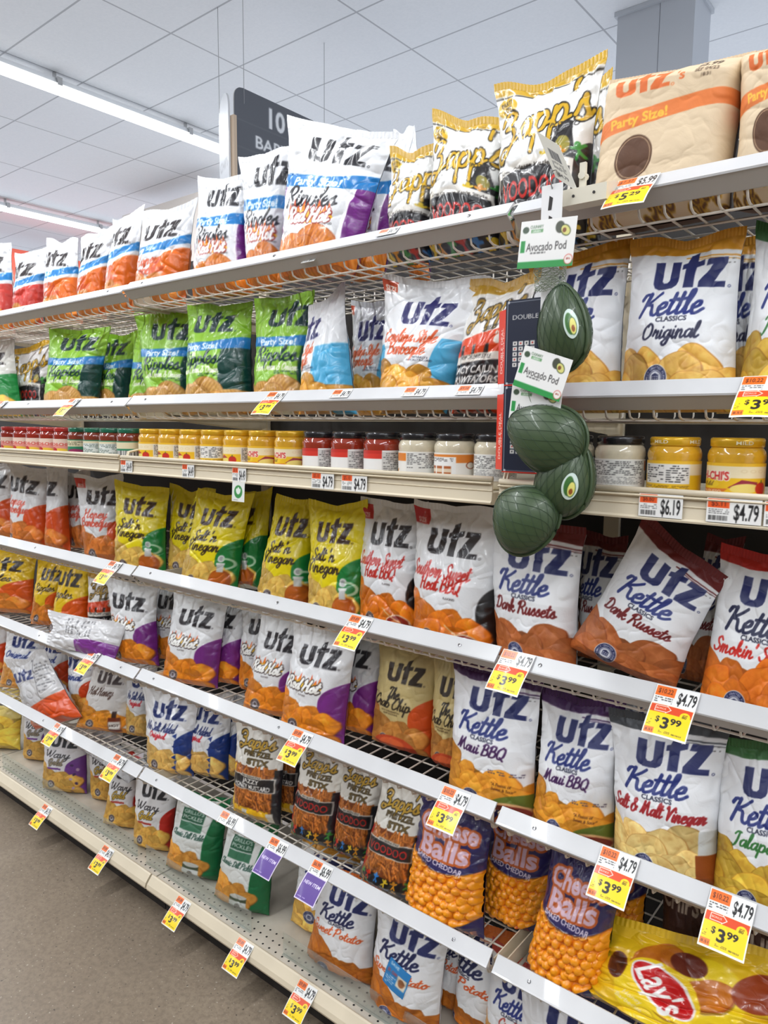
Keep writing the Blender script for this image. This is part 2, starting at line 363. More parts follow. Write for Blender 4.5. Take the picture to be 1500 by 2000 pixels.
def chips(cv, top, base, seed=1, n=16, ridg=False, xr=(-.05, 1.05), size=.2, bg=True, rip=0):
    """a heap of chips up to height top(x)"""
    r = random.Random(seed); base = np.array(base, float)
    if bg:
        P = [(xr[0], -.1)]+[(xr[0]+(xr[1]-xr[0])*i/14, top(xr[0]+(xr[1]-xr[0])*i/14)-.06-.02*r.random()) for i in range(15)]+[(xr[1], -.1)]
        cv.poly(P, base*.72)
    L = []
    for i in range(n):
        x = xr[0]+(xr[1]-xr[0])*((i*0.618+.1) % 1); tp = top(x)
        L.append((x, tp*(1-.92*(i/(n-1)))-size*.45))
    for i, (x, y) in enumerate(L):
        rx = size*(.8+.5*r.random()); ry = rx*(.62+.3*r.random()); a = r.uniform(-.9, .9)
        k = .86+.28*r.random(); c = np.clip(base*k, 0, 255)
        cv.ell(x+.008, y-.014, rx, ry, base*.55, a, .12, seed+i, al=.55)
        cv.ell(x, y, rx, ry, np.clip(c*np.array([.86, .74, .62]), 0, 255), a, .12, seed+i)
        cv.ell(x-.004, y+.005, rx*.955, ry*.94, c, a, .12, seed+i)
        w = cv.win(x-rx, x+rx, y-rx, y+rx)
        if w is None: continue
        sj, si, X, Y = w; cc, ss = math.cos(a), math.sin(a)
        u = ((X-x)*cc+(Y-y)*ss)/rx; v = (-(X-x)*ss+(Y-y)*cc)/ry; m = np.clip((1-np.hypot(u, v))*6, 0, 1)
        t = vnoise(u*2.2+i, v*2.2, seed)*.6+vnoise(u*7+i, v*7, seed)*.4
        if ridg: t = t*.4+.3*(1+np.sin(u*38))
        cv.put(sj, si, m*np.clip((t-.52)*1.6, 0, .5), np.clip(c*np.array([1.12, 1.16, 1.25])+14, 0, 255))
        cv.put(sj, si, m*np.clip((.45-t)*1.6, 0, .5), c*np.array([.84, .70, .55]))
def seal(cv, x, y, r, ink=(34, 40, 84)):
    cv.ell(x, y, r*1.06, r*1.06, (225, 225, 228)); cv.ell(x, y, r, r, ink); cv.ell(x, y, r*.62, r*.62, (222, 222, 226)); cv.ell(x, y, r*.57, r*.57, ink)
    cv.ell(x, y, r*.52, r*.52, (210, 212, 220))
    cv.rect(x-r*.3, x+r*.3, y-r*.22, y+r*.2, ink); cv.poly([(x-r*.36, y+r*.2), (x, y+r*.38), (x+r*.36, y+r*.2)], ink)
    for i in (-1, 0, 1):
        for j in (-1, 1): cv.rect(x+i*r*.18-r*.05, x+i*r*.18+r*.05, y+j*r*.09-r*.05, y+j*r*.09+r*.05, (215, 215, 222))
    for i, ch in enumerate('FAMILY CRAFTED FLAVOR'):
        a = math.radians(205-i*11.5)
        if ch != ' ': text(cv, ch, x+math.cos(a)*r*.81, y+math.sin(a)*r*.81, r*.2, (220, 220, 226), rot=a-PI/2, bold=.01)
    for i, ch in enumerate('SINCE 1921'):
        a = math.radians(232+i*8.5)
        if ch != ' ': text(cv, ch, x+math.cos(a)*r*.81, y+math.sin(a)*r*.81, r*.2, (220, 220, 226), rot=a+PI/2, bold=.01)
def micro(cv, x0, x1, y0, y1, col, n=5, seed=0, dens=.75):
    """lines of very small print"""
    r = random.Random(seed); lh = (y1-y0)/n
    for i in range(n):
        x = x0; y = y1-(i+.75)*lh
        while x < x1:
            w = r.uniform(.25, 1.1)*lh*1.4
            if r.random() < dens: cv.rect(x, min(x1, x+w), y, y+lh*.5, col)
            x += w+lh*.3
def barcode(cv, x0, x1, y0, y1, seed=0):
    cv.rect(x0, x1, y0, y1, (240, 240, 238)); r = random.Random(seed); x = x0+.01*(x1-x0)
    while x < x1-.02*(x1-x0):
        w = r.choice([1, 1, 2, 3])*(x1-x0)/80; cv.rect(x, x+w, y0, y1, (30, 30, 30)); x += w+r.choice([1, 1, 2, 3])*(x1-x0)/80
def curve_panel(cv, x_of_y, col, side='r', y0=0, y1=9):
    j0 = max(0, int(y0*cv.W)); j1 = min(cv.H, int(y1*cv.W)); Y = (np.arange(j0, j1)+.5)/cv.W; X = (np.arange(cv.W)+.5)/cv.W
    b = np.array([x_of_y(y) for y in Y])[:, None]
    al = np.clip(((X[None, :]-b) if side == 'r' else (b-X[None, :]))*cv.W+.5, 0, 1)
    cv.put(slice(j0, j1), slice(0, cv.W), al, col)
A = 1.45
WHITE = (233, 235, 238)
DES = {}
def kettle(name, flavour, fcol, chipcol, topcol, top=lambda x: .58-.25*max(0, x-.55), kcol=(38, 52, 122), extra=None, seed=3, fw=.62, sy=.30):
    cv = Cv(A, WHITE); ink = (38, 46, 100)
    cv.poly([(0, A), (0, A*.955), (.3, A*.94), (.6, A*.955), (1, A*.93), (1, A)], topcol)
    cv.segs([(.55, A*.925, 1.0, A*.905)], .006, topcol); cv.segs([(.62, A*.91, 1.0, A*.89)], .003, topcol)
    micro(cv, .78, .97, A*.865, A*.895, (90, 90, 90), 3, 2)
    utz(cv, .27, A*.74, .64, .235, ink)
    script(cv, 'Kettle', .48, A*.655, .58, kcol, pen=.020, h=.185)
    text(cv, 'CLASSICS', .50, A*.572, .04, (30, 34, 60), w=.28, bold=.03)
    script(cv, flavour, .50, A*.505, fw, fcol, pen=.0125, h=.12)
    chips(cv, lambda x: top(x)+.0, chipcol, seed, 20, size=.18)
    if extra: extra(cv)
    seal(cv, .40, sy, .098)
    DES[name] = dict(cv=cv, mat='matte', top=topcol, side=WHITE)
def x_maui(cv):
    cv.ell(1.0, .19, .42, .17, (96, 110, 40), .1); cv.ell(.82, .17, .2, .09, (206, 160, 110)); cv.ell(.82, .165, .175, .072, (128, 44, 34)); cv.ell(.80, .17, .09, .035, (158, 74, 52))
    micro(cv, .6, .95, A*.355, A*.385, (70, 60, 90), 2, 4)
    text(cv, '"A Fusion of', .74, .42, .03, (88, 40, 20), shear=.2); text(cv, 'Sweet & Sour"', .76, .375, .03, (88, 40, 20), shear=.2)
    cv.rect(0, 1, 0, .05, (70, 34, 84))
kettle('koriginal', 'Original', (36, 38, 70), (226, 178, 84), (218, 152, 40), extra=lambda cv: (cv.ell(.93, .05, .11, .09, (205, 206, 212)), cv.ell(.93, .05, .075, .06, (70, 74, 96))), fw=.5, sy=.38)
kettle('koriginal2', 'Original', (36, 38, 70), (226, 178, 84), (40, 44, 96), fw=.5)
kettle('krusset', 'Dark Russets', (112, 26, 28), (176, 98, 48), (104, 26, 26), seed=9, fw=.72)
kettle('ksmokin', "Smokin' Sweet", (206, 40, 32), (228, 118, 26), (186, 34, 24), top=lambda x: .66-.1*abs(x-.4), kcol=(28, 34, 70), seed=5, fw=.8, extra=lambda cv: (cv.ell(.9, .14, .16, .11, (150, 70, 30)), cv.ell(.9, .15, .12, .07, (96, 38, 20)), cv.rect(0, 1, 0, .04, (178, 30, 24))))
kettle('kmaui', 'Maui BBQ', (66, 32, 84), (226, 150, 44), (66, 32, 84), top=lambda x: .60-.22*max(0, x-.4), extra=x_maui, seed=12, fw=.58, sy=.20)
kettle('kmalt', 'Salt & Malt Vinegar', (160, 36, 44), (226, 196, 124), (70, 74, 80), top=lambda x: .62-.2*abs(x-.5), seed=21, fw=.86, sy=.22, extra=lambda cv: (cv.rect(.86, 1, .1, .42, (150, 74, 26)), cv.rect(.88, 1, .42, .62, (200, 204, 204)), cv.ell(.9, .06, .2, .06, (222, 222, 220))))
kettle('kjal', 'Jalapeno', (52, 118, 58), (222, 180, 60), (60, 110, 60), seed=17, fw=.56, sy=.22, extra=lambda cv: cv.poly([(0, .12), (0, 0), (.5, 0), (.2, .06)], (60, 140, 60)))
kettle('ksweet', 'Sweet Potato', (222, 96, 44), (190, 108, 28), (230, 120, 50), top=lambda x: .62-.33*x, kcol=(30, 36, 80), seed=25, fw=.82, sy=.14, extra=lambda cv: cv.rect(0, 1, 0, .05, (214, 92, 30)))
kettle('kcrab', 'Crab', (176, 62, 50), (206, 158, 92), (176, 62, 50), seed=31, fw=.3)

def ripples(name, bg, ink, sidecol, flavour, chipcol, left=True, hot=False, edge=(255, 255, 255)):
    cv = Cv(A, bg)
    micro(cv, .72, .9, A*.91, A*.94, (80, 80, 80), 2, 5)
    utz(cv, .28, A*.785, .58, .23, ink)
    px_ = .90 if hot else .80
    curve_panel(cv, lambda y: px_-.015-.05*math.sin(max(0, min(1, (y-.1)/.95))*PI), edge, 'r', 0, A*.69)
    curve_panel(cv, lambda y: px_-.05*math.sin(max(0, min(1, (y-.1)/.95))*PI), sidecol, 'r', 0, A*.69)
    Y = np.arange(.06, A*.6, .03); c2 = np.clip(np.array(sidecol)*1.22+8, 0, 255)
    for y in Y:
        P = [(x, y+.008*math.sin(x*90)) for x in np.arange(px_+.01, 1.0, .01)]
        cv.segs([(*P[i], *P[i+1]) for i in range(len(P)-1)], .0035, c2, .6)
    if left:
        curve_panel(cv, lambda y: .03+.04*math.sin((y-.2)*3), sidecol, 'l', 0, A*.69)
    cv.poly([(0, A*.725), (.3, A*.70), (.6, A*.70), (1, A*.74), (1, A*.645), (.6, A*.62), (.3, A*.62), (0, A*.645)], (22, 124, 196))
    text(cv, 'Party Size!', .46, A*.662, .08, (240, 246, 250), w=.52, bold=.03, shear=.05)
    script(cv, 'Ripples', .46, A*.56, .60, ink, pen=.016, h=.17)
    if hot:
        flames(cv, .46, A*.46, .5); script(cv, 'Red Hot', .46, A*.45, .5, (250, 250, 246), pen=.014, h=.12, outline=(150, 26, 20), ow=.012)
        text(cv, 'FLAVORED', .68, A*.40, .02, (60, 60, 60))
    else:
        script(cv, flavour, .46, A*.46, .60, (240, 246, 226), pen=.008, h=.085, shear=.2); micro(cv, .48, .76, A*.40, A*.43, ink, 2, 3)
    chips(cv, lambda x: .51-.12*abs(x-.45), chipcol, 8, 14, ridg=True, xr=(-.05, .88), size=.2)
    (None if hot else (cv.ell(.55, .22, .16, .1, (226, 226, 214)), cv.ell(.55, .24, .12, .06, (150, 168, 130))))
    cv.rect(0, 1, 0, .03, sidecol)
    DES[name] = dict(cv=cv, mat='gloss', top=bg, side=sidecol)
def flames(cv, x, y, w):
    for col, k in (((224, 72, 26), 1.0), ((246, 150, 34), .72)):
        P = [(x-w*.56, y-.03)]
        for i in range(9):
            xx = x-w*.54+w*1.08*(i+.5)/9; hh = (.105+.03*math.sin(i*2.4))*k
            P += [(xx-w*.05, y-.01+.02*k), (xx+w*.02*(1 if i % 2 else -1), y+hh)]
        P += [(x+w*.56, y-.03)]; cv.poly(P, col)
    cv.ell(x, y-.03, w*.56, .055, (250, 200, 50))
ripples('partyhot', WHITE, (38, 38, 44), (118, 42, 134), '', (232, 132, 36), hot=True)
ripples('green', (142, 196, 52), (14, 52, 56), (8, 62, 56), 'Sour Cream & Onion', (222, 168, 88), left=False, edge=(142, 196, 52))
def sidebag(name, panel, chipcol, flavour, fcol, gloss='gloss', bg=WHITE, ink=(42, 34, 36), party=False, px=.62, script2=None, pen=.015, fw=None, top=None, corner=None, panel_top=None):
    cv = Cv(A, bg)
    pt = panel_top or A*.62
    utz(cv, .24, A*.72, .60, .24, ink)
    curve_panel(cv, lambda y: px+(1.03-px)*max(0, (y-pt+.42)/.42)**3.2+.03*math.sin(y*6), panel, 'r', 0, pt)
    if party:
        cv.poly([(0, A*.70), (.35, A*.66), (.7, A*.68), (1, A*.74), (1, A*.66), (.7, A*.60), (.35, A*.585), (0, A*.62)], (26, 126, 196))
        text(cv, 'Party Size!', .36, A*.635, .06, (240, 246, 250), w=.4, bold=.03)
    if flavour: script(cv, flavour, .44, A*(.62 if not party else .52), fw or (.46 if script2 else .6), fcol, pen=pen, h=.14)
    if script2: script(cv, script2, .44, A*(.525 if not party else .43), .62, fcol, pen=pen, h=.14)
    chips(cv, lambda x: .64-.2*max(0, x-.2), chipcol, 14, 17, xr=(-.05, .85), size=.19)
    if corner: cv.rect(0, .2, A*.9, A, corner); text(cv, 'SIZE', .1, A*.925, .045, (244, 240, 236), bold=.02)
    seal(cv, .34, .26, .08, (58, 40, 40))
    DES[name] = dict(cv=cv, mat=gloss, top=top or bg, side=panel)
    return cv
sidebag('partyhoney', (236, 112, 22), (226, 140, 60), 'Honey', (222, 96, 60), party=True, px=.5, script2='Barbeque')
sidebag('partyred', (206, 60, 48), (226, 150, 70), 'Red', (200, 60, 50), party=True, px=.45, fw=.3)
sidebag('greenside', (30, 140, 66), (226, 180, 60), '', (0, 0, 0), px=.3, bg=(214, 214, 206))
sidebag('honey', (226, 84, 28), (222, 128, 54), 'Honey', (224, 92, 72), px=.66, script2='Barbeque', corner=(214, 70, 52))
def s_extra():
    cv = DES['vinegar']['cv']
    cv.ell(.80, .31, .15, .145, (170, 82, 22)); cv.ell(.78, .33, .12, .10, (196, 100, 30)); cv.rect(.755, .845, .42, .54, (206, 208, 206)); cv.rect(.745, .855, .52, .55, (236, 238, 236)); cv.ell(.80, .61, .05, .05, (222, 224, 222)); cv.ell(.80, .61, .03, .03, (170, 176, 176))
    e = [(.86+.1*math.cos(a), .54+.07*math.sin(a)) for a in np.linspace(-1.4, 1.9, 12)]; cv.segs([(*e[i], *e[i+1]) for i in range(11)], .014, (190, 226, 190))
    cv.poly([(.62, .06), (.66, .18), (.8, .22), (.96, .18), (1, .06)], (218, 218, 206))
sidebag('vinegar', (24, 128, 58), (230, 190, 92), "Salt 'n", (48, 34, 26), bg=(236, 216, 14), ink=(62, 40, 34), px=.72, script2='Vinegar'); s_extra()
cv = sidebag('southern', (32, 28, 30), (228, 122, 22), 'Southern Sweet', (196, 42, 34), px=.86, ink=(40, 36, 40), pen=.012, fw=.74, panel_top=A*.55, corner=(190, 30, 30))
script(cv, 'Heat BBQ', .48, A*.53, .5, (196, 42, 34), pen=.013, h=.13); text(cv, 'FLAVORED', .6, A*.45, .02, (60, 50, 50))
cv.ell(.76, .25, .16, .10, (224, 190, 160)); cv.ell(.76, .26, .14, .075, (140, 36, 22)); cv.ell(.74, .265, .06, .03, (214, 120, 60)); cv.segs([(.54, .40, .98, .16)], .006, (226, 190, 140))
cv = sidebag('hot', (122, 44, 134), (234, 138, 34), '', (0, 0, 0), px=.70, ink=(42, 40, 46))
flames(cv, .42, A*.565, .54); script(cv, 'Red Hot', .42, A*.55, .56, (250, 250, 246), pen=.017, h=.14, outline=(40, 26, 26), ow=.014); text(cv, 'FLAVORED', .44, A*.465, .02, (60, 50, 50))
cv = sidebag('crab', (216, 84, 30), (196, 132, 60), 'The', (44, 36, 26), px=.72, fw=.2, bg=(206, 186, 128), ink=(52, 40, 30), gloss='matte'); script(cv, 'Crab Chip', .42, A*.53, .66, (44, 36, 26), pen=.014, h=.15)
text(cv, 'WITH CHESAPEAKE BAY', .42, A*.455, .022, (70, 50, 30)); text(cv, 'CRAB SEASONING', .42, A*.43, .022, (70, 50, 30))
cv.ell(.5, .18, .34, .16, (196, 70, 34)); cv.ell(.48, .22, .2, .09, (216, 96, 50)); cv.rect(0, 1, 0, .04, (226, 84, 24)); seal(cv, .34, .10, .08, (58, 40, 40))
sidebag('cheddar', (226, 92, 22), (220, 132, 44), 'Ripples', (60, 44, 20), bg=(234, 196, 26), ink=(52, 44, 40), px=.55)
cv = sidebag('nosalt', (28, 58, 132), (228, 184, 100), 'No Salt Added', (40, 54, 110), ink=(26, 46, 110), px=.74, pen=.012); script(cv, 'Original', .40, A*.53, .36, (206, 46, 60), pen=.011, h=.1)
for i in range(9):
    y = .08+i*.09; cv.poly([(.78, y-.045), (.70+.04*(i % 2), y), (.78, y+.045)], (28, 58, 132))
sidebag('reddip', (222, 74, 30), (228, 160, 74), 'Original', (40, 60, 130), ink=(34, 50, 112), px=.7)
cv = sidebag('hothoney', (226, 100, 30), (232, 150, 44), 'Hot Honey', (92, 70, 62), ink=(80, 70, 72), px=1.2, bg=(226, 224, 222))
cv.rect(.7, .9, .12, .42, (120, 50, 30)); cv.rect(.76, .84, .42, .54, (60, 36, 30)); cv.rect(.71, .89, .18, .34, (230, 226, 220)); text(cv, 'HOT', .8, .26, .05, (60, 40, 40)); cv.rect(0, 1, 0, .05, (214, 84, 24))
sidebag('wavy', (112, 62, 142), (214, 168, 82), 'Wavy', (62, 62, 66), ink=(42, 44, 50), px=.66, gloss='matte', bg=(222, 222, 226)); cv = DES['wavy']['cv']
script(cv, 'Gold', .42, A*.51, .34, (150, 140, 120), pen=.013, h=.12, outline=(70, 66, 66), ow=.01); cv.rect(.24, .56, A*.40, A*.425, (112, 62, 142))
for i in range(7): cv.ell(.76+.16*((i*.37) % 1), .1+i*.1, .035, .025, (190, 160, 190) if i % 2 else (70, 44, 90), i)
sidebag('wavygold', (202, 44, 34), (226, 176, 82), 'Wavy', (52, 50, 54), ink=(42, 42, 46), px=.80, gloss='matte', bg=(228, 228, 230)); cv = DES['wavygold']['cv']
script(cv, 'Gold', .44, A*.51, .36, (196, 160, 60), pen=.013, h=.12, outline=(70, 66, 56), ow=.012); cv.rect(.26, .62, A*.40, A*.425, (176, 60, 50))
cv = Cv(A, (224, 228, 226)); curve_panel(cv, lambda y: .78-.05*math.sin(y*3), (18, 108, 62)); cv.rect(.2, .66, A*.72, A*.86, (38, 92, 66)); text(cv, "GRILLO'S", .43, A*.825, .06, (200, 214, 206), w=.4); text(cv, 'PICKLES', .43, A*.765, .06, (200, 214, 206), w=.4)
cv.rect(.2, .66, A*.62, A*.71, (60, 120, 90)); script(cv, 'Classic Dill Pickle', .42, A*.57, .66, (60, 96, 84), pen=.010, h=.09); chips(cv, lambda x: .62-.25*abs(x-.3), (226, 156, 62), 41, 12, xr=(-.02, .74), size=.15)
cv.rect(.42, .72, .05, .33, (70, 80, 60)); cv.rect(.42, .72, .07, .25, (222, 224, 222)); cv.ell(.57, .33, .15, .04, (196, 196, 190)); cv.ell(.57, .15, .05, .07, (70, 74, 70)); cv.rect(0, 1, 0, .05, (18, 108, 62))
DES['pickle'] = dict(cv=cv, mat='matte', top=(18, 108, 62), side=(18, 108, 62))
cv = Cv(A, (226, 206, 120)); chips(cv, lambda x: .9, (232, 196, 70), 43, 16, size=.22); utz(cv, .2, A*.78, .6, .22, (50, 50, 60)); DES['plainyellow'] = dict(cv=cv, mat='gloss', top=(226, 206, 120), side=(226, 206, 120))
# blue sided barbeque bag
cv = Cv(A, WHITE)
curve_panel(cv, lambda y: .10+.07*math.sin((y-.1)*3.4), (82, 178, 222), 'l', 0, A*.56); curve_panel(cv, lambda y: .86-.10*math.sin((y-.1)*3.4), (82, 178, 222), 'r', 0, A*.62)
cv.rect(0, .17, A*.93, A, (206, 74, 34)); text(cv, 'SIZE', .09, A*.95, .05, (250, 246, 240), bold=.03, rot=-.1)
utz(cv, .30, A*.705, .52, .25, (38, 40, 104)); script(cv, 'Carolina Style', .46, A*.62, .64, (222, 92, 44), pen=.012, h=.13); script(cv, 'Barbeque', .46, A*.535, .48, (222, 92, 44), pen=.012, h=.13)
text(cv, 'NATURALLY &', .66, A*.475, .02, (40, 40, 60)); text(cv, 'ARTIFICIALLY FLAVORED', .64, A*.455, .02, (40, 40, 60))
chips(cv, lambda x: .66-.35*abs(x-.4), (220, 158, 56), 51, 13, xr=(.02, .86), size=.22)
DES['carolina'] = dict(cv=cv, mat='gloss', top=WHITE, side=(82, 178, 222))
def zlogo(cv, s, cx, cy, w, rot=.0, gold=(214, 170, 36), ol=(28, 22, 14), pen=.017, h=.3): script(cv, s, cx, cy, w, gold, pen=pen, rot=rot, outline=ol, ow=.015, h=h, shear=.12)
def doll(cv, x, y, s, col, a=0):
    c, n = math.cos(a), math.sin(a); R = lambda p, q: (x+(p*c-q*n)*s, y+(p*n+q*c)*s)
    cv.ell(*R(0, .32), .17*s, .19*s, col, a)
    for p, q in (((0, .2), (0, -.1)), ((-.34, .2), (0, .08)), ((.34, .26), (0, .08)), ((-.2, -.42), (0, -.08)), ((.22, -.4), (0, -.08))): cv.segs([(*R(*p), *R(*q))], .085*s, col)
DOLLC = [(60, 150, 60), (40, 120, 196), (224, 150, 36), (196, 48, 34), (224, 190, 50)]
def dolls(cv, x0, x1, y0, y1, n, s, seed=0):
    r = random.Random(seed); k = max(1, int(round(math.sqrt(n*(x1-x0)/max(.01, y1-y0)))))
    for i in range(n): doll(cv, x0+(x1-x0)*((i % k)+.5+.3*(r.random()-.5))/k, y0+(y1-y0)*((i//k)+.5+.3*r.random())/max(1, math.ceil(n/k)), s, DOLLC[(i*3+seed) % 5], r.uniform(-.5, .5))
cv = Cv(A, (236, 236, 234)); cv.rect(0, 1, 0, .74, (30, 29, 32)); cv.poly([(.55, .7), (.70, .88), (.74, 1.08), (.84, 1.04), (.9, .8), (1, .88), (1, .6)], (36, 34, 36))
cv.poly([(0, A), (0, A*.965), (.4, A*.96), (1, A*.97), (1, A)], (206, 164, 40)); cv.rect(0, 1, A*.95, A*.958, (40, 34, 22))
cv.ell(.12, A*.90, .115, .07, (222, 180, 44)); text(cv, 'PARTY', .12, A*.92, .038, (50, 38, 20), rot=.1); text(cv, 'SIZE', .12, A*.887, .038, (50, 38, 20), rot=.1)
zlogo(cv, "Zapp's", .52, A*.78, .90, rot=.2, h=.34); text(cv, 'POTATO', .78, A*.70, .045, (34, 32, 32), rot=.05); text(cv, 'CHIPS', .78, A*.665, .045, (34, 32, 32), rot=.05)
cv.ell(.80, .84, .06, .08, (150, 140, 60), .4); dolls(cv, .60, .98, .66, .84, 3, .14, 4)
cv.poly([(.10, .42), (.90, .42), (.90, .73), (.5, .79), (.10, .73)], (236, 232, 224)); cv.poly([(.12, .435), (.88, .435), (.88, .67), (.5, .715), (.12, .67)], (28, 26, 30))
text(cv, 'New Orleans Kettle Style', .5, .715, .032, (40, 34, 30), w=.7, arc=.12); text(cv, 'VOODOO', .5, .55, .15, (206, 44, 36), w=.66, bold=.02, arc=.1)
dolls(cv, .04, .96, .04, .40, 14, .17, 1)
DES['zapps'] = dict(cv=cv, mat='gloss', top=(206, 164, 40), side=(34, 32, 34))
cv = Cv(A, (236, 234, 230)); cv.rect(0, 1, 0, A*.6, (222, 70, 24)); cv.poly([(0, A), (0, A*.93), (1, A*.96), (1, A)], (196, 152, 50)); cv.poly([(0, A*.6), (0, A*.5), (1, A*.6), (1, A*.68)], (222, 70, 24))
for x in (.18, .38, .60, .82): cv.poly([(x, 0), (x+.06, 0), (x+.10, A*.56), (x+.04, A*.56)], (38, 32, 30))
zlogo(cv, "Zapp's", .56, A*.83, .8, rot=.15, h=.26, gold=(176, 140, 50)); text(cv, 'CRISPY', .62, A*.675, .05, (44, 38, 30), shear=.2, rot=.1)
cv.poly([(0, .34), (1, .38), (1, .74), (0, .70)], (236, 230, 220)); cv.poly([(0, .37), (1, .41), (1, .66), (0, .62)], (36, 32, 34)); text(cv, 'NEW ORLEANS STYLE', .5, .69, .04, (40, 34, 32)); text(cv, 'SPICY CAJUN', .5, .565, .075, (240, 236, 230), w=.8, bold=.03, shear=.1); text(cv, 'CRAWTATORS', .5, .465, .075, (240, 236, 230), w=.88, bold=.03, shear=.1)
text(cv, 'Artificially Flavored', .5, .31, .04, (240, 226, 210), shear=.15); cv.ell(.8, .86, .06, .05, (236, 226, 216)); 
for k in range(4): cv.ell(.75+.035*k, .92, .014, .022, (236, 226, 216))
DES['crawtator'] = dict(cv=cv, mat='gloss', top=(196, 152, 50), side=(206, 60, 24))
def sticks(cv, x0, x1, y0, y1, seed):
    r = random.Random(seed); cv.rect(x0, x1, y0, y1, (120, 60, 26))
    for i in range(int(170*(x1-x0)*(y1-y0)/.5)):
        x, y = r.uniform(x0, x1), r.uniform(y0, y1); a = r.gauss(1.9, .5); L = .07; k = r.uniform(.8, 1.15); dx, dy = math.cos(a)*L, math.sin(a)*L
        if y+dy > y1+.02 or y-dy < y0-.02: continue
        cv.segs([(x-dx, y-dy, x+dx, y+dy)], .021, np.array((130, 66, 24))*k); cv.segs([(x-dx, y-dy+.003, x+dx, y+dy+.003)], .015, np.array((206, 124, 54))*k)
def pretzel(name, mustard):
    AP = 1.55; cv = Cv(AP, (230, 228, 220)); side = (236, 184, 30) if mustard else (44, 42, 44)
    zlogo(cv, "Zapp's", .5, AP*.87, .74, h=.2, gold=(196, 158, 60)); text(cv, 'PRETZEL', .56, AP*.755, .08, (120, 100, 56), w=.56, bold=0, outline=(50, 44, 32), ow=.008); text(cv, 'STIX', .58, AP*.675, .09, (120, 100, 56), w=.42, outline=(50, 44, 32), ow=.008)
    cv.rect(0, 1, 0, AP*.26, side if mustard else (28, 28, 30)); sticks(cv, .08, .92, AP*.2, AP*.62, 3); cv.rect(0, .1, AP*.12, AP*.6, side if mustard else (176, 34, 28)); cv.rect(.9, 1, 0, AP*.62, (40, 40, 44))
    cv.rect(.06, .94, AP*.385, AP*.53, (206, 200, 190)); cv.rect(.08, .92, AP*.395, AP*.52, (34, 32, 34)); cv.rect(.28, .72, AP*.515, AP*.545, (196, 190, 180)); text(cv, 'NEW ORLEANS STYLE', .5, AP*.53, .025, (50, 46, 42), w=.4)
    if mustard:
        text(cv, 'JAZZY', .5, AP*.485, .07, (240, 238, 232), w=.36, bold=.03); text(cv, 'HONEY MUSTARD', .5, AP*.425, .07, (240, 238, 232), w=.74, bold=.03)
        for k in range(4): cv.rect(.1+.24*k, .2+.24*k, 0, AP*.18, (232, 230, 220) if k % 2 else (226, 170, 30))
    else:
        text(cv, 'VOODOO', .5, AP*.455, .12, (206, 40, 36), w=.72, bold=.01); dolls(cv, .02, .98, .02, AP*.2, 12, .13, 2)
    text(cv, 'NET WT 16 OZ (1 LB) 453g', .45, .07, .022, (230, 230, 230))
    DES[name] = dict(cv=cv, mat='gloss', top=(200, 196, 186), side=(44, 42, 44))
pretzel('pretzel', False); pretzel('pretzelmustard', True)
# cheese balls: printed cap over a clear window of round balls with real relief
AB = 1.5; cv = Cv(AB, (44, 38, 92)); hh = np.zeros((cv.H, cv.W))
w_ = cv.win(0, 1, 0, AB); sj, si, X_, Y_ = w_
wave = .60*AB-.22+.30*(X_-.5)**2*1.6; win = np.clip((wave+.10-Y_)*60, 0, 1)*np.clip((Y_-(.07+.55*(X_-.35)**2))*60, 0, 1)
cv.put(sj, si, win, (222, 122, 8)); r_ = random.Random(5); row = 0; y = .02
while y < .85:
    x = (row % 2)*.058-.03
    while x < 1.05:
        bx, by, br = x+r_.uniform(-.015, .015), y+r_.uniform(-.015, .015), r_.uniform(.052, .062)
        q = cv.win(bx-br, bx+br, by-br, by+br)
        if q is not None:
            a_, b_, XX, YY = q; d2 = ((XX-bx)**2+(YY-by)**2)/br**2; m_ = d2 < 1
            cv.put(a_, b_, m_*win[a_, b_], (250, 158, 22)); hh[a_, b_] = np.maximum(hh[a_, b_], np.where(m_, np.sqrt(np.clip(1-d2, 0, 1)), 0)*win[a_, b_])
        x += .112
    y += .098; row += 1
text(cv, 'Cheese', .5, AB*.84, .2, (214, 176, 196), w=.78, bold=.03, outline=(196, 96, 40), ow=.028, rot=.03); text(cv, 'Cheese', .5, AB*.84, .2, (224, 190, 208), w=.78, bold=.03, rot=.03)
text(cv, 'Balls', .5, AB*.685, .22, (214, 176, 196), w=.66, bold=.03, outline=(196, 96, 40), ow=.028, rot=.03); text(cv, 'Balls', .5, AB*.685, .22, (224, 190, 208), w=.66, bold=.03, rot=.03)
text(cv, 'BAKED CHEDDAR', .47, AB*.575, .06, (232, 222, 236), w=.66, bold=.02, rot=-.06, arc=.15); text(cv, 'REAL', .76, .16, .05, (206, 60, 24)); text(cv, 'CHEESE', .74, .09, .06, (224, 150, 110), w=.4, bold=.03)
DES['balls'] = dict(cv=cv, mat='gloss', top=(44, 38, 92), side=(44, 38, 92), relief=hh)
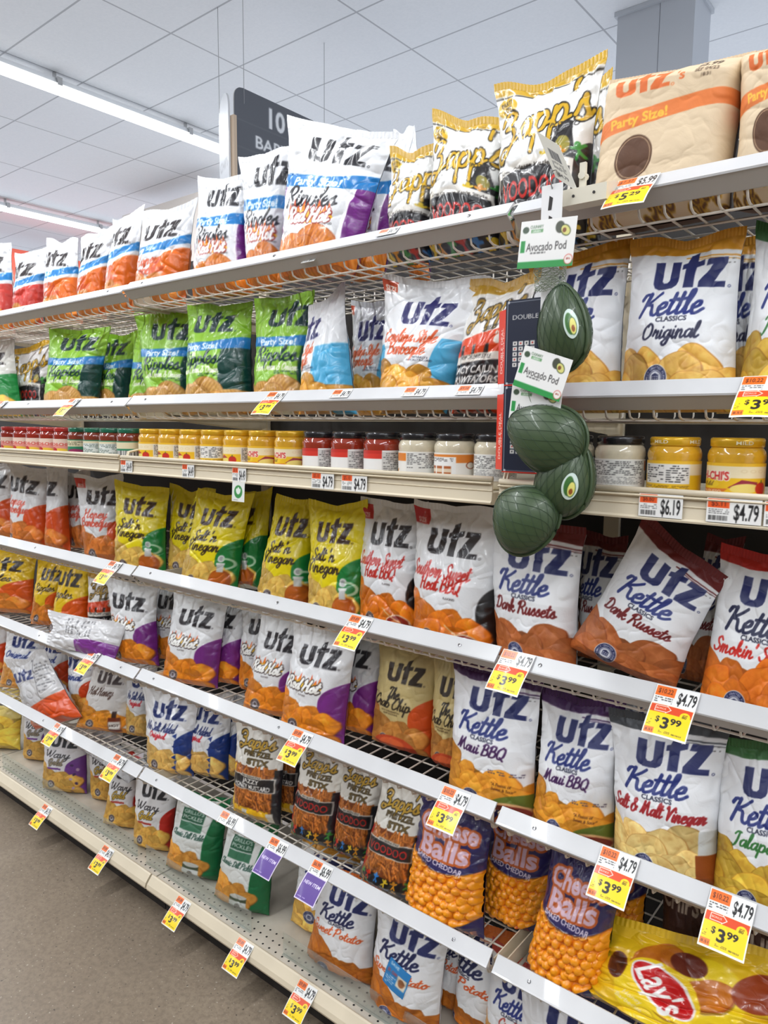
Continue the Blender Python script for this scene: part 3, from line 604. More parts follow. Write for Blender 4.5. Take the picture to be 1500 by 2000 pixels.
# tan paper bag
cv = Cv(1.2, (222, 200, 168)); AA = 1.2
cv.poly([(0, AA*.66), (1, AA*.78), (1, AA*.68), (0, AA*.55)], (226, 126, 66)); text(cv, 'Party Size!', .36, AA*.652, .075, (240, 190, 70), w=.42, bold=.03, rot=.10)
utz(cv, .16, AA*.80, .40, .15, (222, 112, 56), rot=.06); text(cv, "'s", .63, AA*.88, .08, (222, 112, 56)); text(cv, 'Grandma', .45, AA*.985, .05, (226, 140, 90), w=.5)
text(cv, '$5.99', .8, AA*.93, .05, (60, 44, 34)); text(cv, 'SEP 04/23', .8, AA*.885, .028, (90, 70, 56)); text(cv, '18:31', .8, AA*.85, .024, (90, 70, 56))
cv.ell(.36, AA*.40, .142, .172, (92, 62, 44)); cv.ell(.36, AA*.40, .128, .158, (206, 176, 140)); cv.ell(.36, AA*.40, .123, .153, (92, 62, 44))
text(cv, 'Kettle Style', .40, AA*.185, .075, (96, 62, 42), w=.62)
rr = random.Random(4)
for i in range(26):
    x, y, s_ = rr.random(), rr.uniform(0, .14), rr.uniform(.03, .055); P = [(x+s_*(1-t/9)*math.cos(t*.75+i), y+s_*(1-t/9)*math.sin(t*.75+i)) for t in range(9)]
    cv.segs([(*P[k], *P[k+1]) for k in range(8)], .013, (196, 150, 46)); cv.segs([(*P[k], *P[k+1]) for k in range(8)], .007, (104, 70, 48))
DES['paper'] = dict(cv=cv, mat='paper', top=(214, 190, 158), side=(110, 84, 72), tw=True)
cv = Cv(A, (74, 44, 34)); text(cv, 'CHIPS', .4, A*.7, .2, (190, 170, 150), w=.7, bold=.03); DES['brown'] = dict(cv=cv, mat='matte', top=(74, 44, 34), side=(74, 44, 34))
# big yellow bag lying on its side
cv = Cv(.72, (228, 186, 26)); AL = .72
cv.ell(.5, .34, .34, .30, (240, 208, 30), .4); chips(cv, lambda x: .62, (206, 118, 30), 61, 5, xr=(.3, .8), size=.13, bg=False)
cv.ell(.15, .42, .055, .11, (104, 46, 24), .1); cv.ell(.15, .42, .043, .095, (70, 30, 18), .1); cv.ell(.3, .48, .09, .08, (196, 112, 40)); cv.ell(.5, .58, .1, .07, (110, 44, 30), -.5); cv.ell(.86, .52, .13, .12, (150, 60, 24))
cv.ell(.43, .36, .25, .15, (250, 214, 40), -.62); cv.ell(.43, .36, .235, .115, (246, 240, 236), -.62); cv.ell(.43, .36, .222, .098, (202, 26, 30), -.62)
text(cv, "Lay's", .43, .36, .17, (250, 248, 244), w=.35, bold=.02, rot=-.85); text(cv, 'Honey', .30, .22, .035, (240, 220, 170), rot=-.3); text(cv, 'Barbecue', .29, .17, .035, (240, 220, 170), rot=-.3)
DES['yellowlay'] = dict(cv=cv, mat='gloss', top=(228, 186, 26), side=(228, 186, 26))
# slumped silver bags
cv = Cv(A, (206, 206, 208)); curve_panel(cv, lambda y: .40-.25*max(0, y-.5), (118, 46, 134), 'l', 0, .85); micro(cv, .45, .9, .5, 1.1, (120, 120, 124), 9, 3); cv.rect(.08, .09, .45, 1.0, (120, 120, 124)); DES['silverpurple'] = dict(cv=cv, mat='gloss', top=(214, 214, 216), side=(206, 206, 208))
cv = Cv(A, (208, 208, 210)); cv.poly([(0, .4), (1, .62), (1, 0), (0, 0)], (222, 84, 30)); cv.rect(.62, .64, .55, A, (130, 130, 134)); micro(cv, .66, .96, .7, 1.3, (130, 130, 134), 10, 3); utz(cv, .1, 1.02, .5, .2, (34, 50, 112)); DES['silverorange'] = dict(cv=cv, mat='gloss', top=(214, 214, 216), side=(206, 206, 208))
cv = Cv(A, (186, 186, 188)); cv.rect(.7, 1, .2, .5, (206, 50, 36)); micro(cv, .1, .6, .3, 1.2, (140, 140, 144), 14, 6); DES['silverflat'] = dict(cv=cv, mat='gloss', top=(200, 200, 202), side=(190, 190, 192))
PREVIEW_HOOK = None

def sample(cv, S, T, crop=(0, 1), arr=None):
    """artwork colour at bag coordinates, box filtered to the grid spacing"""
    a = cv.a if arr is None else arr; H, W = a.shape[:2]
    f = max(1, int(round(min(H/S.shape[0], W*(crop[1]-crop[0])/S.shape[1]))))
    if f > 1:
        h2, w2 = H//f, W//f; a = a[:h2*f, :w2*f].reshape(h2, f, w2, f, -1).mean((1, 3)); H, W = h2, w2
    elif a.ndim == 2: a = a[..., None]
    x = np.clip((crop[0]+(crop[1]-crop[0])*S)*W-.5, 0, W-1.001); y = np.clip(T*H-.5, 0, H-1.001)
    xi = x.astype(int); yi = y.astype(int); fx = (x-xi)[..., None]; fy = (y-yi)[..., None]
    xi1 = np.minimum(xi+1, W-1); yi1 = np.minimum(yi+1, H-1)
    return (a[yi, xi]*(1-fx)+a[yi, xi1]*fx)*(1-fy)+(a[yi1, xi]*(1-fx)+a[yi1, xi1]*fx)*fy

def quads(nx, ny, off=0, flip=False):
    i = np.arange(nx-1)[None, :]+np.arange(ny-1)[:, None]*nx; i = i.ravel()+off
    q = np.stack([i, i+1, i+nx+1, i+nx], -1)
    return q[:, ::-1] if flip else q

def bag(name, des, q, pw, ph, T, crop, label, cat, group, seed, crumple=1.0, tseal=True, vk=.08):
    d = DES[des]; cv = d['cv']
    BL, BR, TR, TL = [np.array(q[i:i+3])/1000.0 for i in (0, 3, 6, 9)]
    org = (BL+BR)/2; nx = int(np.clip(pw/1.15, 22, 230)); ny = int(np.clip(ph/1.15, 30, 280))
    n = np.cross(BR-BL, TL-BL); n /= np.linalg.norm(n)
    if n[1] > 0 and abs(n[1]) > .3: n = -n
    paper = d['mat'] == 'paper'; k = crumple*(1.0 if d['mat'] == 'gloss' else .4 if paper else .75)
    def shape(nx, ny, sgn):
        s, t = np.meshgrid(np.linspace(0, 1, nx), np.linspace(0, 1, ny))
        W = np.linalg.norm(BR-BL)
        # silhouette: pinched sides, fuller middle, uneven top
        sp = s-.5; pin = 1-.055*np.sin(PI*np.clip(t, 0, 1))-.02*(vnoise(t*5, 0*t+sgn*0, seed)-.5)*2
        topear = 1+.05*np.clip((t-.9)/.1, 0, 1)
        s2 = .5+sp*pin*topear
        P = (BL*((1-s2)*(1-t))[..., None]+BR*(s2*(1-t))[..., None]+TR*(s2*t)[..., None]+TL*((1-s2)*t)[..., None])
        up = (TL-BL)/np.linalg.norm(TL-BL)
        P = P+up*((np.clip((t-.7)/.3, 0, 1)**2*(.016*(vnoise(s*3.2, s*0, seed+3)-.5)+.012*np.abs(sp)*2-.004))*k)[..., None]
        e = (1-np.abs(2*s-1)**2.6)**.62
        gt = np.clip(t/.10, 0, 1)**.55*np.where(t > .5, np.clip((1-t)/.5, 0, 1)**.75, 1.0)
        if paper: e = (1-np.abs(2*s-1)**6)**.5; gt = np.clip(t/.05, 0, 1)**.5*np.clip((1-t)/.12, 0, 1)**.4*.9+.1*np.clip((1-t)*8, 0, 1)
        bulge = T*e*gt
        rot = (seed % 7)*.45; u = (s-.5)*1.0; v = (t-.5)*1.4; a = u*math.cos(rot)+v*math.sin(rot); b = -u*math.sin(rot)+v*math.cos(rot)
        sd = seed+(50 if sgn > 0 else 0)
        n1 = vnoise(a*3.2+3, b*1.9, sd); n2 = vnoise(a*2.1+8, b*4.0, sd+5); n3 = vnoise(u*9+v*3, v*8-u*4, sd+9); n4 = vnoise(u*17, v*15+u*6, sd+11)
        r1 = (1-np.abs(2*n1-1))**5; r2 = (1-np.abs(2*n2-1))**6; r3 = (1-np.abs(2*n3-1))**4
        wr = -.0045*r1-.0038*r2-.0018*r3+.0016*(n3-.5)+.0009*(n4-.5)
        tp = np.exp(-np.clip(1-t, 0, 1)/.13); bt = np.exp(-t/.09); sdv = np.exp(-np.minimum(s, 1-s)/.07)
        wr += .0034*tp*np.cos(s*30+6*n3+seed)+.0035*bt*np.cos(s*34+5*n2)+.0030*sdv*np.cos(t*46+7*n3)
        wr *= k*np.clip(e*3, 0, 1)*np.clip(np.minimum(t, 1-t)*30, 0, 1)*(T/.05)**.4
        off = np.maximum(bulge+wr, .0008)
        if 'relief' in d and sgn > 0: off = off+sample(cv, s, vk+(1-vk)*t, crop, d['relief'])[..., 0]*.0095
        P = P+n*(off*sgn)[..., None]
        return s, t, P
    s, t, P = shape(nx, ny, 1)
    c = sample(cv, s, vk+(1-vk)*t, crop)
    nb, mb = max(10, nx//4), max(12, ny//4)
    s_, t_, Pb = shape(nb, mb, -1)
    cb = np.empty((mb, nb, 3)); cb[:] = np.array(d['side'])/255.; cb[t_ > .62] = np.array(cv.a[int(cv.H*.93), int(cv.W*.95)])
    V = np.concatenate([P.reshape(-1, 3), Pb.reshape(-1, 3)])-org
    F = np.concatenate([quads(nx, ny), quads(nb, mb, nx*ny, True)])
    colr = lin(np.concatenate([c.reshape(-1, 3), cb.reshape(-1, 3)]))
    o = add(name, V, F, M[d['mat']], None, None, True, colr)
    o.location = org; tag(o, label, cat, group)
    if tseal:
        # crimped seal strip along the top
        m = max(24, nx//2); s, tt = np.meshgrid(np.linspace(0, 1, m*2), np.linspace(0, 1, 4))
        e = P[-1]; ex = np.stack([np.interp(s[0], np.linspace(0, 1, nx), e[:, i]) for i in range(3)], -1)
        up = (TL-BL)/np.linalg.norm(TL-BL); hgt = .014 if not paper else .010
        bend = .3*(vnoise(s*3, s*0, seed+20)-.5)
        S3 = ex[None]+up*(tt*hgt)[..., None]+n*(tt*hgt*bend+.0006*np.sin(s*m*2.2))[..., None]
        V = np.concatenate([S3.reshape(-1, 3), (S3-n*.0009).reshape(-1, 3)])-org; N = m*2
        F = np.concatenate([quads(N, 4), quads(N, 4, N*4, True)])
        tc = np.array(d['top'])/255.*np.ones((len(V), 3)); z = (np.tile(tt.ravel(), 2) > .1)
        add('top_seal', V, F, M[d['mat']], o, None, True, lin(tc))
    return o
# ------------------------------------------------------------------ setting
def ceiling_mat():
    m, nt, p = new_mat('lay_in_ceiling_tiles')
    tc = nt.nodes.new('ShaderNodeTexCoord'); sp = nt.nodes.new('ShaderNodeSeparateXYZ'); nt.links.new(tc.outputs['Object'], sp.inputs[0])
    def line(out, period, half, off):
        a = nt.nodes.new('ShaderNodeMath'); a.operation = 'ADD'; a.inputs[1].default_value = off; nt.links.new(out, a.inputs[0])
        b = nt.nodes.new('ShaderNodeMath'); b.operation = 'PINGPONG'; b.inputs[1].default_value = period/2; nt.links.new(a.outputs[0], b.inputs[0])
        c = nt.nodes.new('ShaderNodeMath'); c.operation = 'LESS_THAN'; c.inputs[1].default_value = half; nt.links.new(b.outputs[0], c.inputs[0]); return c.outputs[0]
    a = line(sp.outputs['X'], 1.2, .007, 4.64+24); b = line(sp.outputs['Y'], .61, .007, 24.4-3.29)
    mx = nt.nodes.new('ShaderNodeMath'); mx.operation = 'MAXIMUM'; nt.links.new(a, mx.inputs[0]); nt.links.new(b, mx.inputs[1])
    n = nt.nodes.new('ShaderNodeTexNoise'); n.inputs['Scale'].default_value = 60; nt.links.new(tc.outputs['Object'], n.inputs['Vector'])
    r = nt.nodes.new('ShaderNodeValToRGB'); r.color_ramp.elements[0].color = C3(232, 235, 238); r.color_ramp.elements[1].color = C3(244, 246, 248); nt.links.new(n.outputs['Fac'], r.inputs[0])
    mi = nt.nodes.new('ShaderNodeMix'); mi.data_type = 'RGBA'; mi.inputs['B'].default_value = C3(186, 188, 192)
    nt.links.new(mx.outputs[0], mi.inputs['Factor']); nt.links.new(r.outputs[0], mi.inputs['A']); nt.links.new(mi.outputs['Result'], p.inputs['Base Color'])
    p.inputs['Roughness'].default_value = .85; return m
def floor_mat():
    m, nt, p = new_mat('speckled_vinyl_floor')
    tc = nt.nodes.new('ShaderNodeTexCoord')
    def noise(s, d=3, r=.5):
        n = nt.nodes.new('ShaderNodeTexNoise'); n.inputs['Scale'].default_value = s; n.inputs['Detail'].default_value = d; n.inputs['Roughness'].default_value = r; nt.links.new(tc.outputs['Object'], n.inputs['Vector']); return n.outputs['Fac']
    def ramp(f, a, b, c0, c1):
        r = nt.nodes.new('ShaderNodeValToRGB'); r.color_ramp.elements[0].position = a; r.color_ramp.elements[1].position = b; r.color_ramp.elements[0].color = c0; r.color_ramp.elements[1].color = c1; nt.links.new(f, r.inputs[0]); return r.outputs[0]
    def mix(f, a, b):
        q = nt.nodes.new('ShaderNodeMix'); q.data_type = 'RGBA'; nt.links.new(f, q.inputs['Factor']); nt.links.new(a, q.inputs['A'])
        if isinstance(b, tuple): q.inputs['B'].default_value = b
        else: nt.links.new(b, q.inputs['B'])
        return q.outputs['Result']
    base = ramp(noise(3.0, 5, .6), .3, .7, C3(126, 113, 98), C3(146, 132, 114))
    fine = mix(ramp(noise(70, 4, .7), .42, .62, (0, 0, 0, 1), (.5, .5, .5, 1)), base, C3(104, 92, 80))
    lightsp = ramp(noise(120, 1), .70, .74, (0, 0, 0, 1), (.8, .8, .8, 1))
    c = mix(lightsp, fine, C3(176, 166, 152)); darksp = ramp(noise(95, 1), .25, .29, (.7, .7, .7, 1), (0, 0, 0, 1)); c = mix(darksp, c, C3(58, 52, 50))
    nt.links.new(c, p.inputs['Base Color']); p.inputs['Roughness'].default_value = .42; return m
mb = MB(); mb.box(-9, 3.5, -2.6, 2.4, -.05, 0); tag(mb.build('floor', floor_mat()), kind='structure')
mb = MB(); mb.box(-16, 8, -9, 13, CEIL, CEIL+.05); tag(mb.build('ceiling', ceiling_mat()), kind='structure')
wallm = mat('painted_store_wall', (226, 226, 224), .7)
mb = MB(); mb.box(-16.1, -16, -9, 13, 0, CEIL); tag(mb.build('wall_left', wallm), kind='structure')
mb = MB(); mb.box(-16, 8, 13, 13.1, 0, CEIL); tag(mb.build('wall_back', wallm), kind='structure')
mb = MB(); mb.box(-9, 3.3, -2.6, -2.2, 0, 2.9); tag(mb.build('light_block_front', mat('light_block_brown', (112, 102, 94), .7, noise=.3, nscale=6)), kind='structure')  # unseen block added to cut frontal world light, standing for the opposite shelving
mb = MB(); mb.box(3.3, 3.5, -2.6, 5, 0, 2.6); tag(mb.build('light_block_right', wallm), kind='structure')  # unseen block added to keep world light from entering the open right side
# red fascia band and pale soffit at the far end
mb = MB(); mb.box(-10.75, -10.6, 3.6, 12, 3.25, 3.93); tag(mb.build('trim_1', mat('red_fascia', (206, 84, 62), .6)), kind='structure')
mb = MB(); mb.box(-8.1, -6.62, 5.0, 5.4, 3.0, 3.98); tag(mb.build('trim_2', mat('beige_soffit', (222, 214, 206), .7)), kind='structure')
# boxed column
colm = mat('white_column_paint', (196, 200, 206), .55)
mb = MB(); mb.box(-2.084, -1.806, 4.98, 5.30, 0, CEIL); mb.box(-1.80, -1.585, 4.975, 5.30, 0, CEIL); mb.box(-1.806, -1.80, 4.985, 5.30, 0, CEIL)
mb.box(-2.1, -1.57, 4.96, 5.32, CEIL-.03, CEIL-.001); tag(mb.build('column', colm), kind='structure')
# light fixtures
housing = mat('white_fixture_housing', (236, 238, 240), .35)
def glow_mat():
    m = bpy.data.materials.new('lit_diffuser'); m.use_nodes = True; nt = m.node_tree; nt.nodes.clear()
    e = nt.nodes.new('ShaderNodeEmission'); o = nt.nodes.new('ShaderNodeOutputMaterial'); e.inputs[0].default_value = (.93, .97, 1, 1); e.inputs[1].default_value = 4.0; nt.links.new(e.outputs[0], o.inputs[0]); return m
gm = glow_mat()
where = {-5.85: 'long lit tube light nearest the dark aisle sign', -9.51: 'long lit tube light farther left behind the crumpled bags'}
for lx, y0, y1 in ROWS:
    if lx in where: lab = where[lx]
    else: lab = {-2.19: 'tube light above the chip aisle, beside the camera', 1.47: 'tube light over the right end of the aisle', 5.13: 'tube light farthest right over the store floor'}[lx]
    t = empty('tube_light_fixture', (lx, (y0+y1)/2, 4.18), lab, 'ceiling light', 'rows of tube lights under the ceiling')
    mb = MB(); mb.prism([(lx-.075, 0), (lx+.075, 0), (lx+.05, .05), (lx-.05, .05)], 0, 1); mb.v = [(v[1], y0+(y1-y0)*v[0], 4.15+v[2]) for v in mb.v]; mb.build('housing', housing, t)
    mb = MB(); n = 7; pr = [(lx+.085*math.cos(PI+PI*i/(n-1)), 4.15+.042*math.sin(PI+PI*i/(n-1))) for i in range(n)]
    mb.prism(pr, y0, y1); mb.v = [(v[1], v[0], v[2]) for v in mb.v]; mb.build('diffuser', gm, t)
    for k, yy in enumerate(np.arange(y0+.3, y1, 1.22)):
        mb = MB(); mb.box(lx-.085, lx+.085, yy-.02, yy+.02, 4.14, 4.2); mb.box(lx-.012, lx+.012, yy-.01, yy+.01, 4.2, CEIL); mb.build('bracket', M['chrome'], t)

# hanging aisle sign: two rounded panels with a beige spine
sgn = empty('aisle_sign', (-3.9, 3.25, 3.2), 'dark grey hanging aisle sign reading 10 BABY, above the ripples bags', 'sign')
cv = Cv(.62, (92, 95, 102), W=330)
for j in range(cv.H): cv.a[j] *= 1.0
text(cv, '10', .40, .50, .14, (236, 238, 240), bold=.03); text(cv, 'BABY', .36, .30, .085, (236, 238, 240), bold=.02, w=.34); text(cv, 'CARE', .36, .16, .085, (236, 238, 240), bold=.02, w=.34)
cv.rect(0, 1, .40, .404, (112, 115, 120)); cv.rect(0, 1, .22, .224, (112, 115, 120))
def panel_grid(cv, P0, U, Vv, name, parent, nx, ny, thick, material, round_r=0, n=None, bend=None):
    """flat printed sheet with thickness; P0 corner, U width vector, V height vector"""
    P0, U, Vv = np.array(P0, float), np.array(U, float), np.array(Vv, float)
    s, t = np.meshgrid(np.linspace(0, 1, nx), np.linspace(0, 1, ny)); L = np.linalg.norm(U); H = np.linalg.norm(Vv)
    if round_r:
        top = t > .5; z = t*H
        c = np.clip((z-(H-round_r))/round_r, 0, 1); ins = round_r*(1-np.sqrt(1-c*c+1e-9))/L; s2 = ins+s*(1-2*ins)
    else: s2 = s
    nn = np.cross(U, Vv); nn /= np.linalg.norm(nn)
    P = P0+U*s2[..., None]+Vv*t[..., None]
    if bend is not None: P = P+nn*bend(s, t)[..., None]
    Q = P-nn*thick
    V = np.concatenate([P.reshape(-1, 3), Q.reshape(-1, 3)]); N = nx*ny
    F = [quads(nx, ny), quads(nx, ny, N, True)]
    b = list(range(nx))+[nx*(j+1)-1 for j in range(1, ny)]+[N-1-i for i in range(1, nx)]+[nx*(ny-1-j) for j in range(1, ny-1)]
    b = np.array(b); F.append(np.stack([np.roll(b, -1), b, b+N, np.roll(b, -1)+N], -1))
    C = sample(cv, s2, t); back = np.ones((ny, nx, 3))*.86
    o = add(name, V-(np.array(parent.location) if parent is not None else 0), np.concatenate(F), material, parent, None, False, lin(np.concatenate([C.reshape(-1, 3), back.reshape(-1, 3)])))
    return o
panel_grid(cv, (-3.88, 3.22, 3.12), (0, .92, 0), (0, 0, .575), 'sign_panel', sgn, 150, 95, .012, M['card'], .07)
cv2 = Cv(1.5, (206, 210, 216), W=120); text(cv2, '9', .5, .95, .5, (236, 238, 240), bold=.05); text(cv2, 'CHIPS', .5, .4, .16, (150, 154, 160), w=.8)
panel_grid(cv2, (-4.14, 3.30, 3.08), (.245, -.12, 0), (0, 0, .59), 'sign_panel', sgn, 40, 60, .012, M['card'], .12)
mb = MB(); mb.box(-3.905, -3.86, 3.195, 3.22, 3.05, 3.50); mb.build('sign_spine', mat('beige_spine', (206, 184, 160), .6), sgn)
for (x, y) in ((-4.12, 3.29), (-3.88, 3.3), (-3.88, 4.05)):
    mb = MB(); mb.tube([(x, y, 3.6), (x, y, CEIL)], .0025, 5); mb.build('hanging_wire', M['chrome'], sgn)

# ------------------------------------------------------------------ shelving
XS = [-4.321, -3.101, -1.881, -0.661, 0.559]
SH = [('A', 1.921, 1.176, 'top', 'wire basket shelf'), ('B', 1.6075, 1.176, 'second', ''), ('D', 1.118, 1.176, 'fourth', ''), ('E', .807, 1.176, 'fifth', ''), ('F', .498, 1.176, 'sixth', '')]
BACK = 1.68
fr = empty('shelving_frame', (-1.9, BACK, 0), 'dark back panels and slotted uprights standing behind all the shelves', 'shelving frame')
for i in range(4):
    mb = MB(); mb.box(XS[i]+.02, XS[i+1]-.02, BACK, BACK+.02, .130, 2.12); mb.build('back_panel', M['dark'], fr)
for x in XS:
    mb = MB(); mb.box(x-.018, x+.018, BACK-.012, BACK+.04, 0, 2.13)
    mb.build('upright', M['beige'], fr)
secname = ['far left', 'left', 'middle', 'right']
for L, z, y, nm, _ in SH:
    for i in range(1, 4):
        x0, x1 = XS[i]+.006, XS[i+1]-.006; zo = [0, -.004, .0, -.003][i]; zz = z+zo
        sh = empty('wire_shelf', ((x0+x1)/2, y, zz), f'white wire shelf with price rail, {nm} level from the top, {secname[i]} bay', 'shelf', 'wire basket shelves of the chip aisle')
        # price rail: bright sloped face, returned underside
        mb = MB()
        mb.prism([(y+.003, zz), (y-.0005, zz+.0015), (y-.003, zz-.001), (y-.0225, zz-.0205), (y-.0255, zz-.0225), (y-.0245, zz-.0255), (y-.021, zz-.024), (y, zz-.003)], x0, x1, 0)
        mb.prism([(y-.0235, zz-.0245), (y-.0225, zz-.0255), (y-.001, zz-.0455), (y+.003, zz-.0455), (y-.001, zz-.0425), (y-.020, zz-.0235)], x0, x1, 1)
        mb.build('price_rail', [M['white_metal'], M['rail_under']], sh)
        for xx in (x0+.075, (x0+x1)/2, x1-.085):
            mb = MB(); c = Vector((xx, y-.0125, zz-.0105)); nrm = Vector((0, -.7071, .7071)); v = []; f = []
            for r, hgt in ((.0042, 0), (.0038, .0012), (.0018, .0015), (.0016, .0004)):
                for k in range(10):
                    a = 2*PI*k/10; e1 = Vector((1, 0, 0)); e2 = nrm.cross(e1); v.append(c+nrm*hgt+(e1*math.cos(a)+e2*math.sin(a))*r)
            for q in range(3):
                for k in range(10): f.append((q*10+k, q*10+(k+1) % 10, (q+1)*10+(k+1) % 10, (q+1)*10+k))
            f.append(tuple(range(30, 40))); mb._a(v, f); mb.build('rail_screw', M['screw'], sh)
        # wire basket
        dk = zz-.060; mb = MB(); nw = 31; R = .0021
        for k in range(nw):
            xx = x0+.012+(x1-x0-.024)*k/(nw-1)
            rad = R*1.9 if k in (0, nw-1) else R
            mb.tube([(xx, y+.004, zz-.02), (xx, y+.004, dk+.014), (xx, y+.008, dk+.004), (xx, y+.020, dk), (xx, BACK-.03, dk), (xx, BACK-.02, dk+.012), (xx, BACK-.02, dk+.06)], rad, 5)
        for yy in np.linspace(y+.03, BACK-.04, 8): mb.tube([(x0+.008, yy, dk-.003), (x1-.008, yy, dk-.003)], R*1.1, 5)
        mb.tube([(x0+.008, y+.008, zz-.022), (x1-.008, y+.008, zz-.022)], R*1.2, 5); mb.tube([(x0+.008, BACK-.02, dk+.06), (x1-.008, BACK-.02, dk+.06)], R*1.3, 5)
        mb.build('wire_basket', M['wire'], sh, True)
        for xx in (x0+.004, x1-.004):
            mb = MB(); mb.prism([(y+.012, zz-.026), (BACK-.012, zz-.026), (BACK-.012, dk-.03), (BACK-.08, dk-.03), (y+.02, dk+.006)], xx-.0012, xx+.0012); mb.build('side_bracket', M['beige'], sh)
# jar shelf
zj, yj = 1.442, 1.130; JDECK = 1.412
for i in range(1, 4):
    x0, x1 = XS[i]+.004, XS[i+1]-.004; zz = zj+[0, .002, 0, -.003][i]
    sh = empty('jar_shelf', ((x0+x1)/2, yj, zz), f'beige steel shelf with ticket channel holding dip jars, {secname[i]} bay', 'shelf', 'beige jar shelves')
    mb = MB(); mb.box(x0, x1, yj+.03, BACK-.014, JDECK-.022, JDECK); mb.build('deck', M['beige'], sh)
    mb = MB(); mb.prism([(yj+.004, JDECK-.022), (yj+.001, zz-.0465), (yj-.004, zz-.050), (yj-.005, zz-.047), (yj-.001, zz-.044), (yj+.001, zz-.028), (yj-.001, zz-.026), (yj+.001, zz-.0245), (yj+.0015, zz-.014), (yj-.003, zz-.0125), (yj-.004, zz-.0145), (yj-.006, zz-.0125), (yj+.001, zz-.009), (yj+.004, zz-.006), (yj+.004, JDECK), (yj+.034, JDECK), (yj+.034, JDECK-.022)], x0+.002, x1-.004); mb.build('ticket_channel', M['beige'], sh)
    mb = MB(); mb.tube([(x0+.004, yj-.001, zz-.0045), (x1-.003, yj-.001, zz-.0045)], .0048, 10); mb.build('front_bead', M['beige'], sh, True)
    for xx in (x0+.003, x0+.010):
        mb = MB(); mb.tube([(xx, yj+.02, zz-.05), (xx, yj+.012, zz-.01), (xx, yj+.02, zz+.008), (xx, yj+.05, zz+.014), (xx, BACK-.02, zz+.014)], .003, 6); mb.build('side_bracket', M['beige'], sh, True)
# base decks
zb, yb = .1415, 1.190; BD = .128
for i in range(0, 4):
    x0, x1 = XS[i]+.003, XS[i+1]-.003
    sh = empty('base_shelf', ((x0+x1)/2, yb, zb), f'beige perforated base shelf at floor level, {secname[i]} bay', 'shelf', 'perforated base shelves')
    mb = MB(); mb.box(x0, x1, yb+.004, BACK-.014, BD-.02, BD); mb.build('deck', M['base_beige'], sh)
    mb = MB()
    for a in range(int((x1-x0)/.0254)):
        for q, yy in enumerate((yb+.028, yb+.053, yb+.078)):
            xx = x0+.02+a*.0254+(q % 2)*.0127; m_ = 8
            mb._a([(xx+.0032*math.cos(2*PI*k/m_), yy+.0032*math.sin(2*PI*k/m_), BD+.0004) for k in range(m_)], [tuple(range(m_))])
    mb.build('deck_perforation', M['black'], sh)
    mb = MB(); mb.prism([(yb+.006, BD), (yb+.004, zb), (yb, zb+.0015), (yb-.004, zb-.001), (yb-.020, zb-.020), (yb-.024, zb-.032), (yb-.022, zb-.038), (yb-.012, zb-.040), (yb+.006, zb-.040)], x0, x1-.002); mb.build('price_rail', M['beige'], sh)
    mb = MB(); mb.box(x0, x1, yb+.045, yb+.055, 0.0, BD-.02); mb.build('kick_plate', M['dark'], sh)
clear, nt, p = new_mat('clear_plastic'); nt.nodes.clear()
o_ = nt.nodes.new('ShaderNodeOutputMaterial'); tr = nt.nodes.new('ShaderNodeBsdfTransparent'); tr.inputs[0].default_value = (.93, .96, .95, 1)
gl = nt.nodes.new('ShaderNodeBsdfGlossy'); gl.inputs['Roughness'].default_value = .12; df = nt.nodes.new('ShaderNodeBsdfDiffuse'); df.inputs[0].default_value = (.85, .86, .85, 1)
m1 = nt.nodes.new('ShaderNodeMixShader'); m1.inputs[0].default_value = .12; m2 = nt.nodes.new('ShaderNodeMixShader'); m2.inputs[0].default_value = .07
nt.links.new(tr.outputs[0], m1.inputs[1]); nt.links.new(gl.outputs[0], m1.inputs[2]); nt.links.new(m1.outputs[0], m2.inputs[1]); nt.links.new(df.outputs[0], m2.inputs[2]); nt.links.new(m2.outputs[0], o_.inputs[0])
for (x0, x1, lab) in ((-3.0, -2.02, 'clear plastic fence along the wavy bags, bottom shelf'), (-1.97, -1.46, 'clear plastic fence in front of the green pickle bags'), (-1.33, -.67, 'clear plastic fence in front of the sweet potato bags')):
    f = empty('plastic_fence', ((x0+x1)/2, 1.229, BD), lab, 'shelf fence', 'clear fences on the bottom shelf')
    mb = MB(); mb.box(x0, x1, 1.2265, 1.229, BD+.002, BD+.062); mb.build('fence_panel', clear, f)
    mb = MB(); mb.box(x0, x1, 1.222, 1.229, BD+.0006, BD+.0026); mb.build('fence_foot', clear, f)

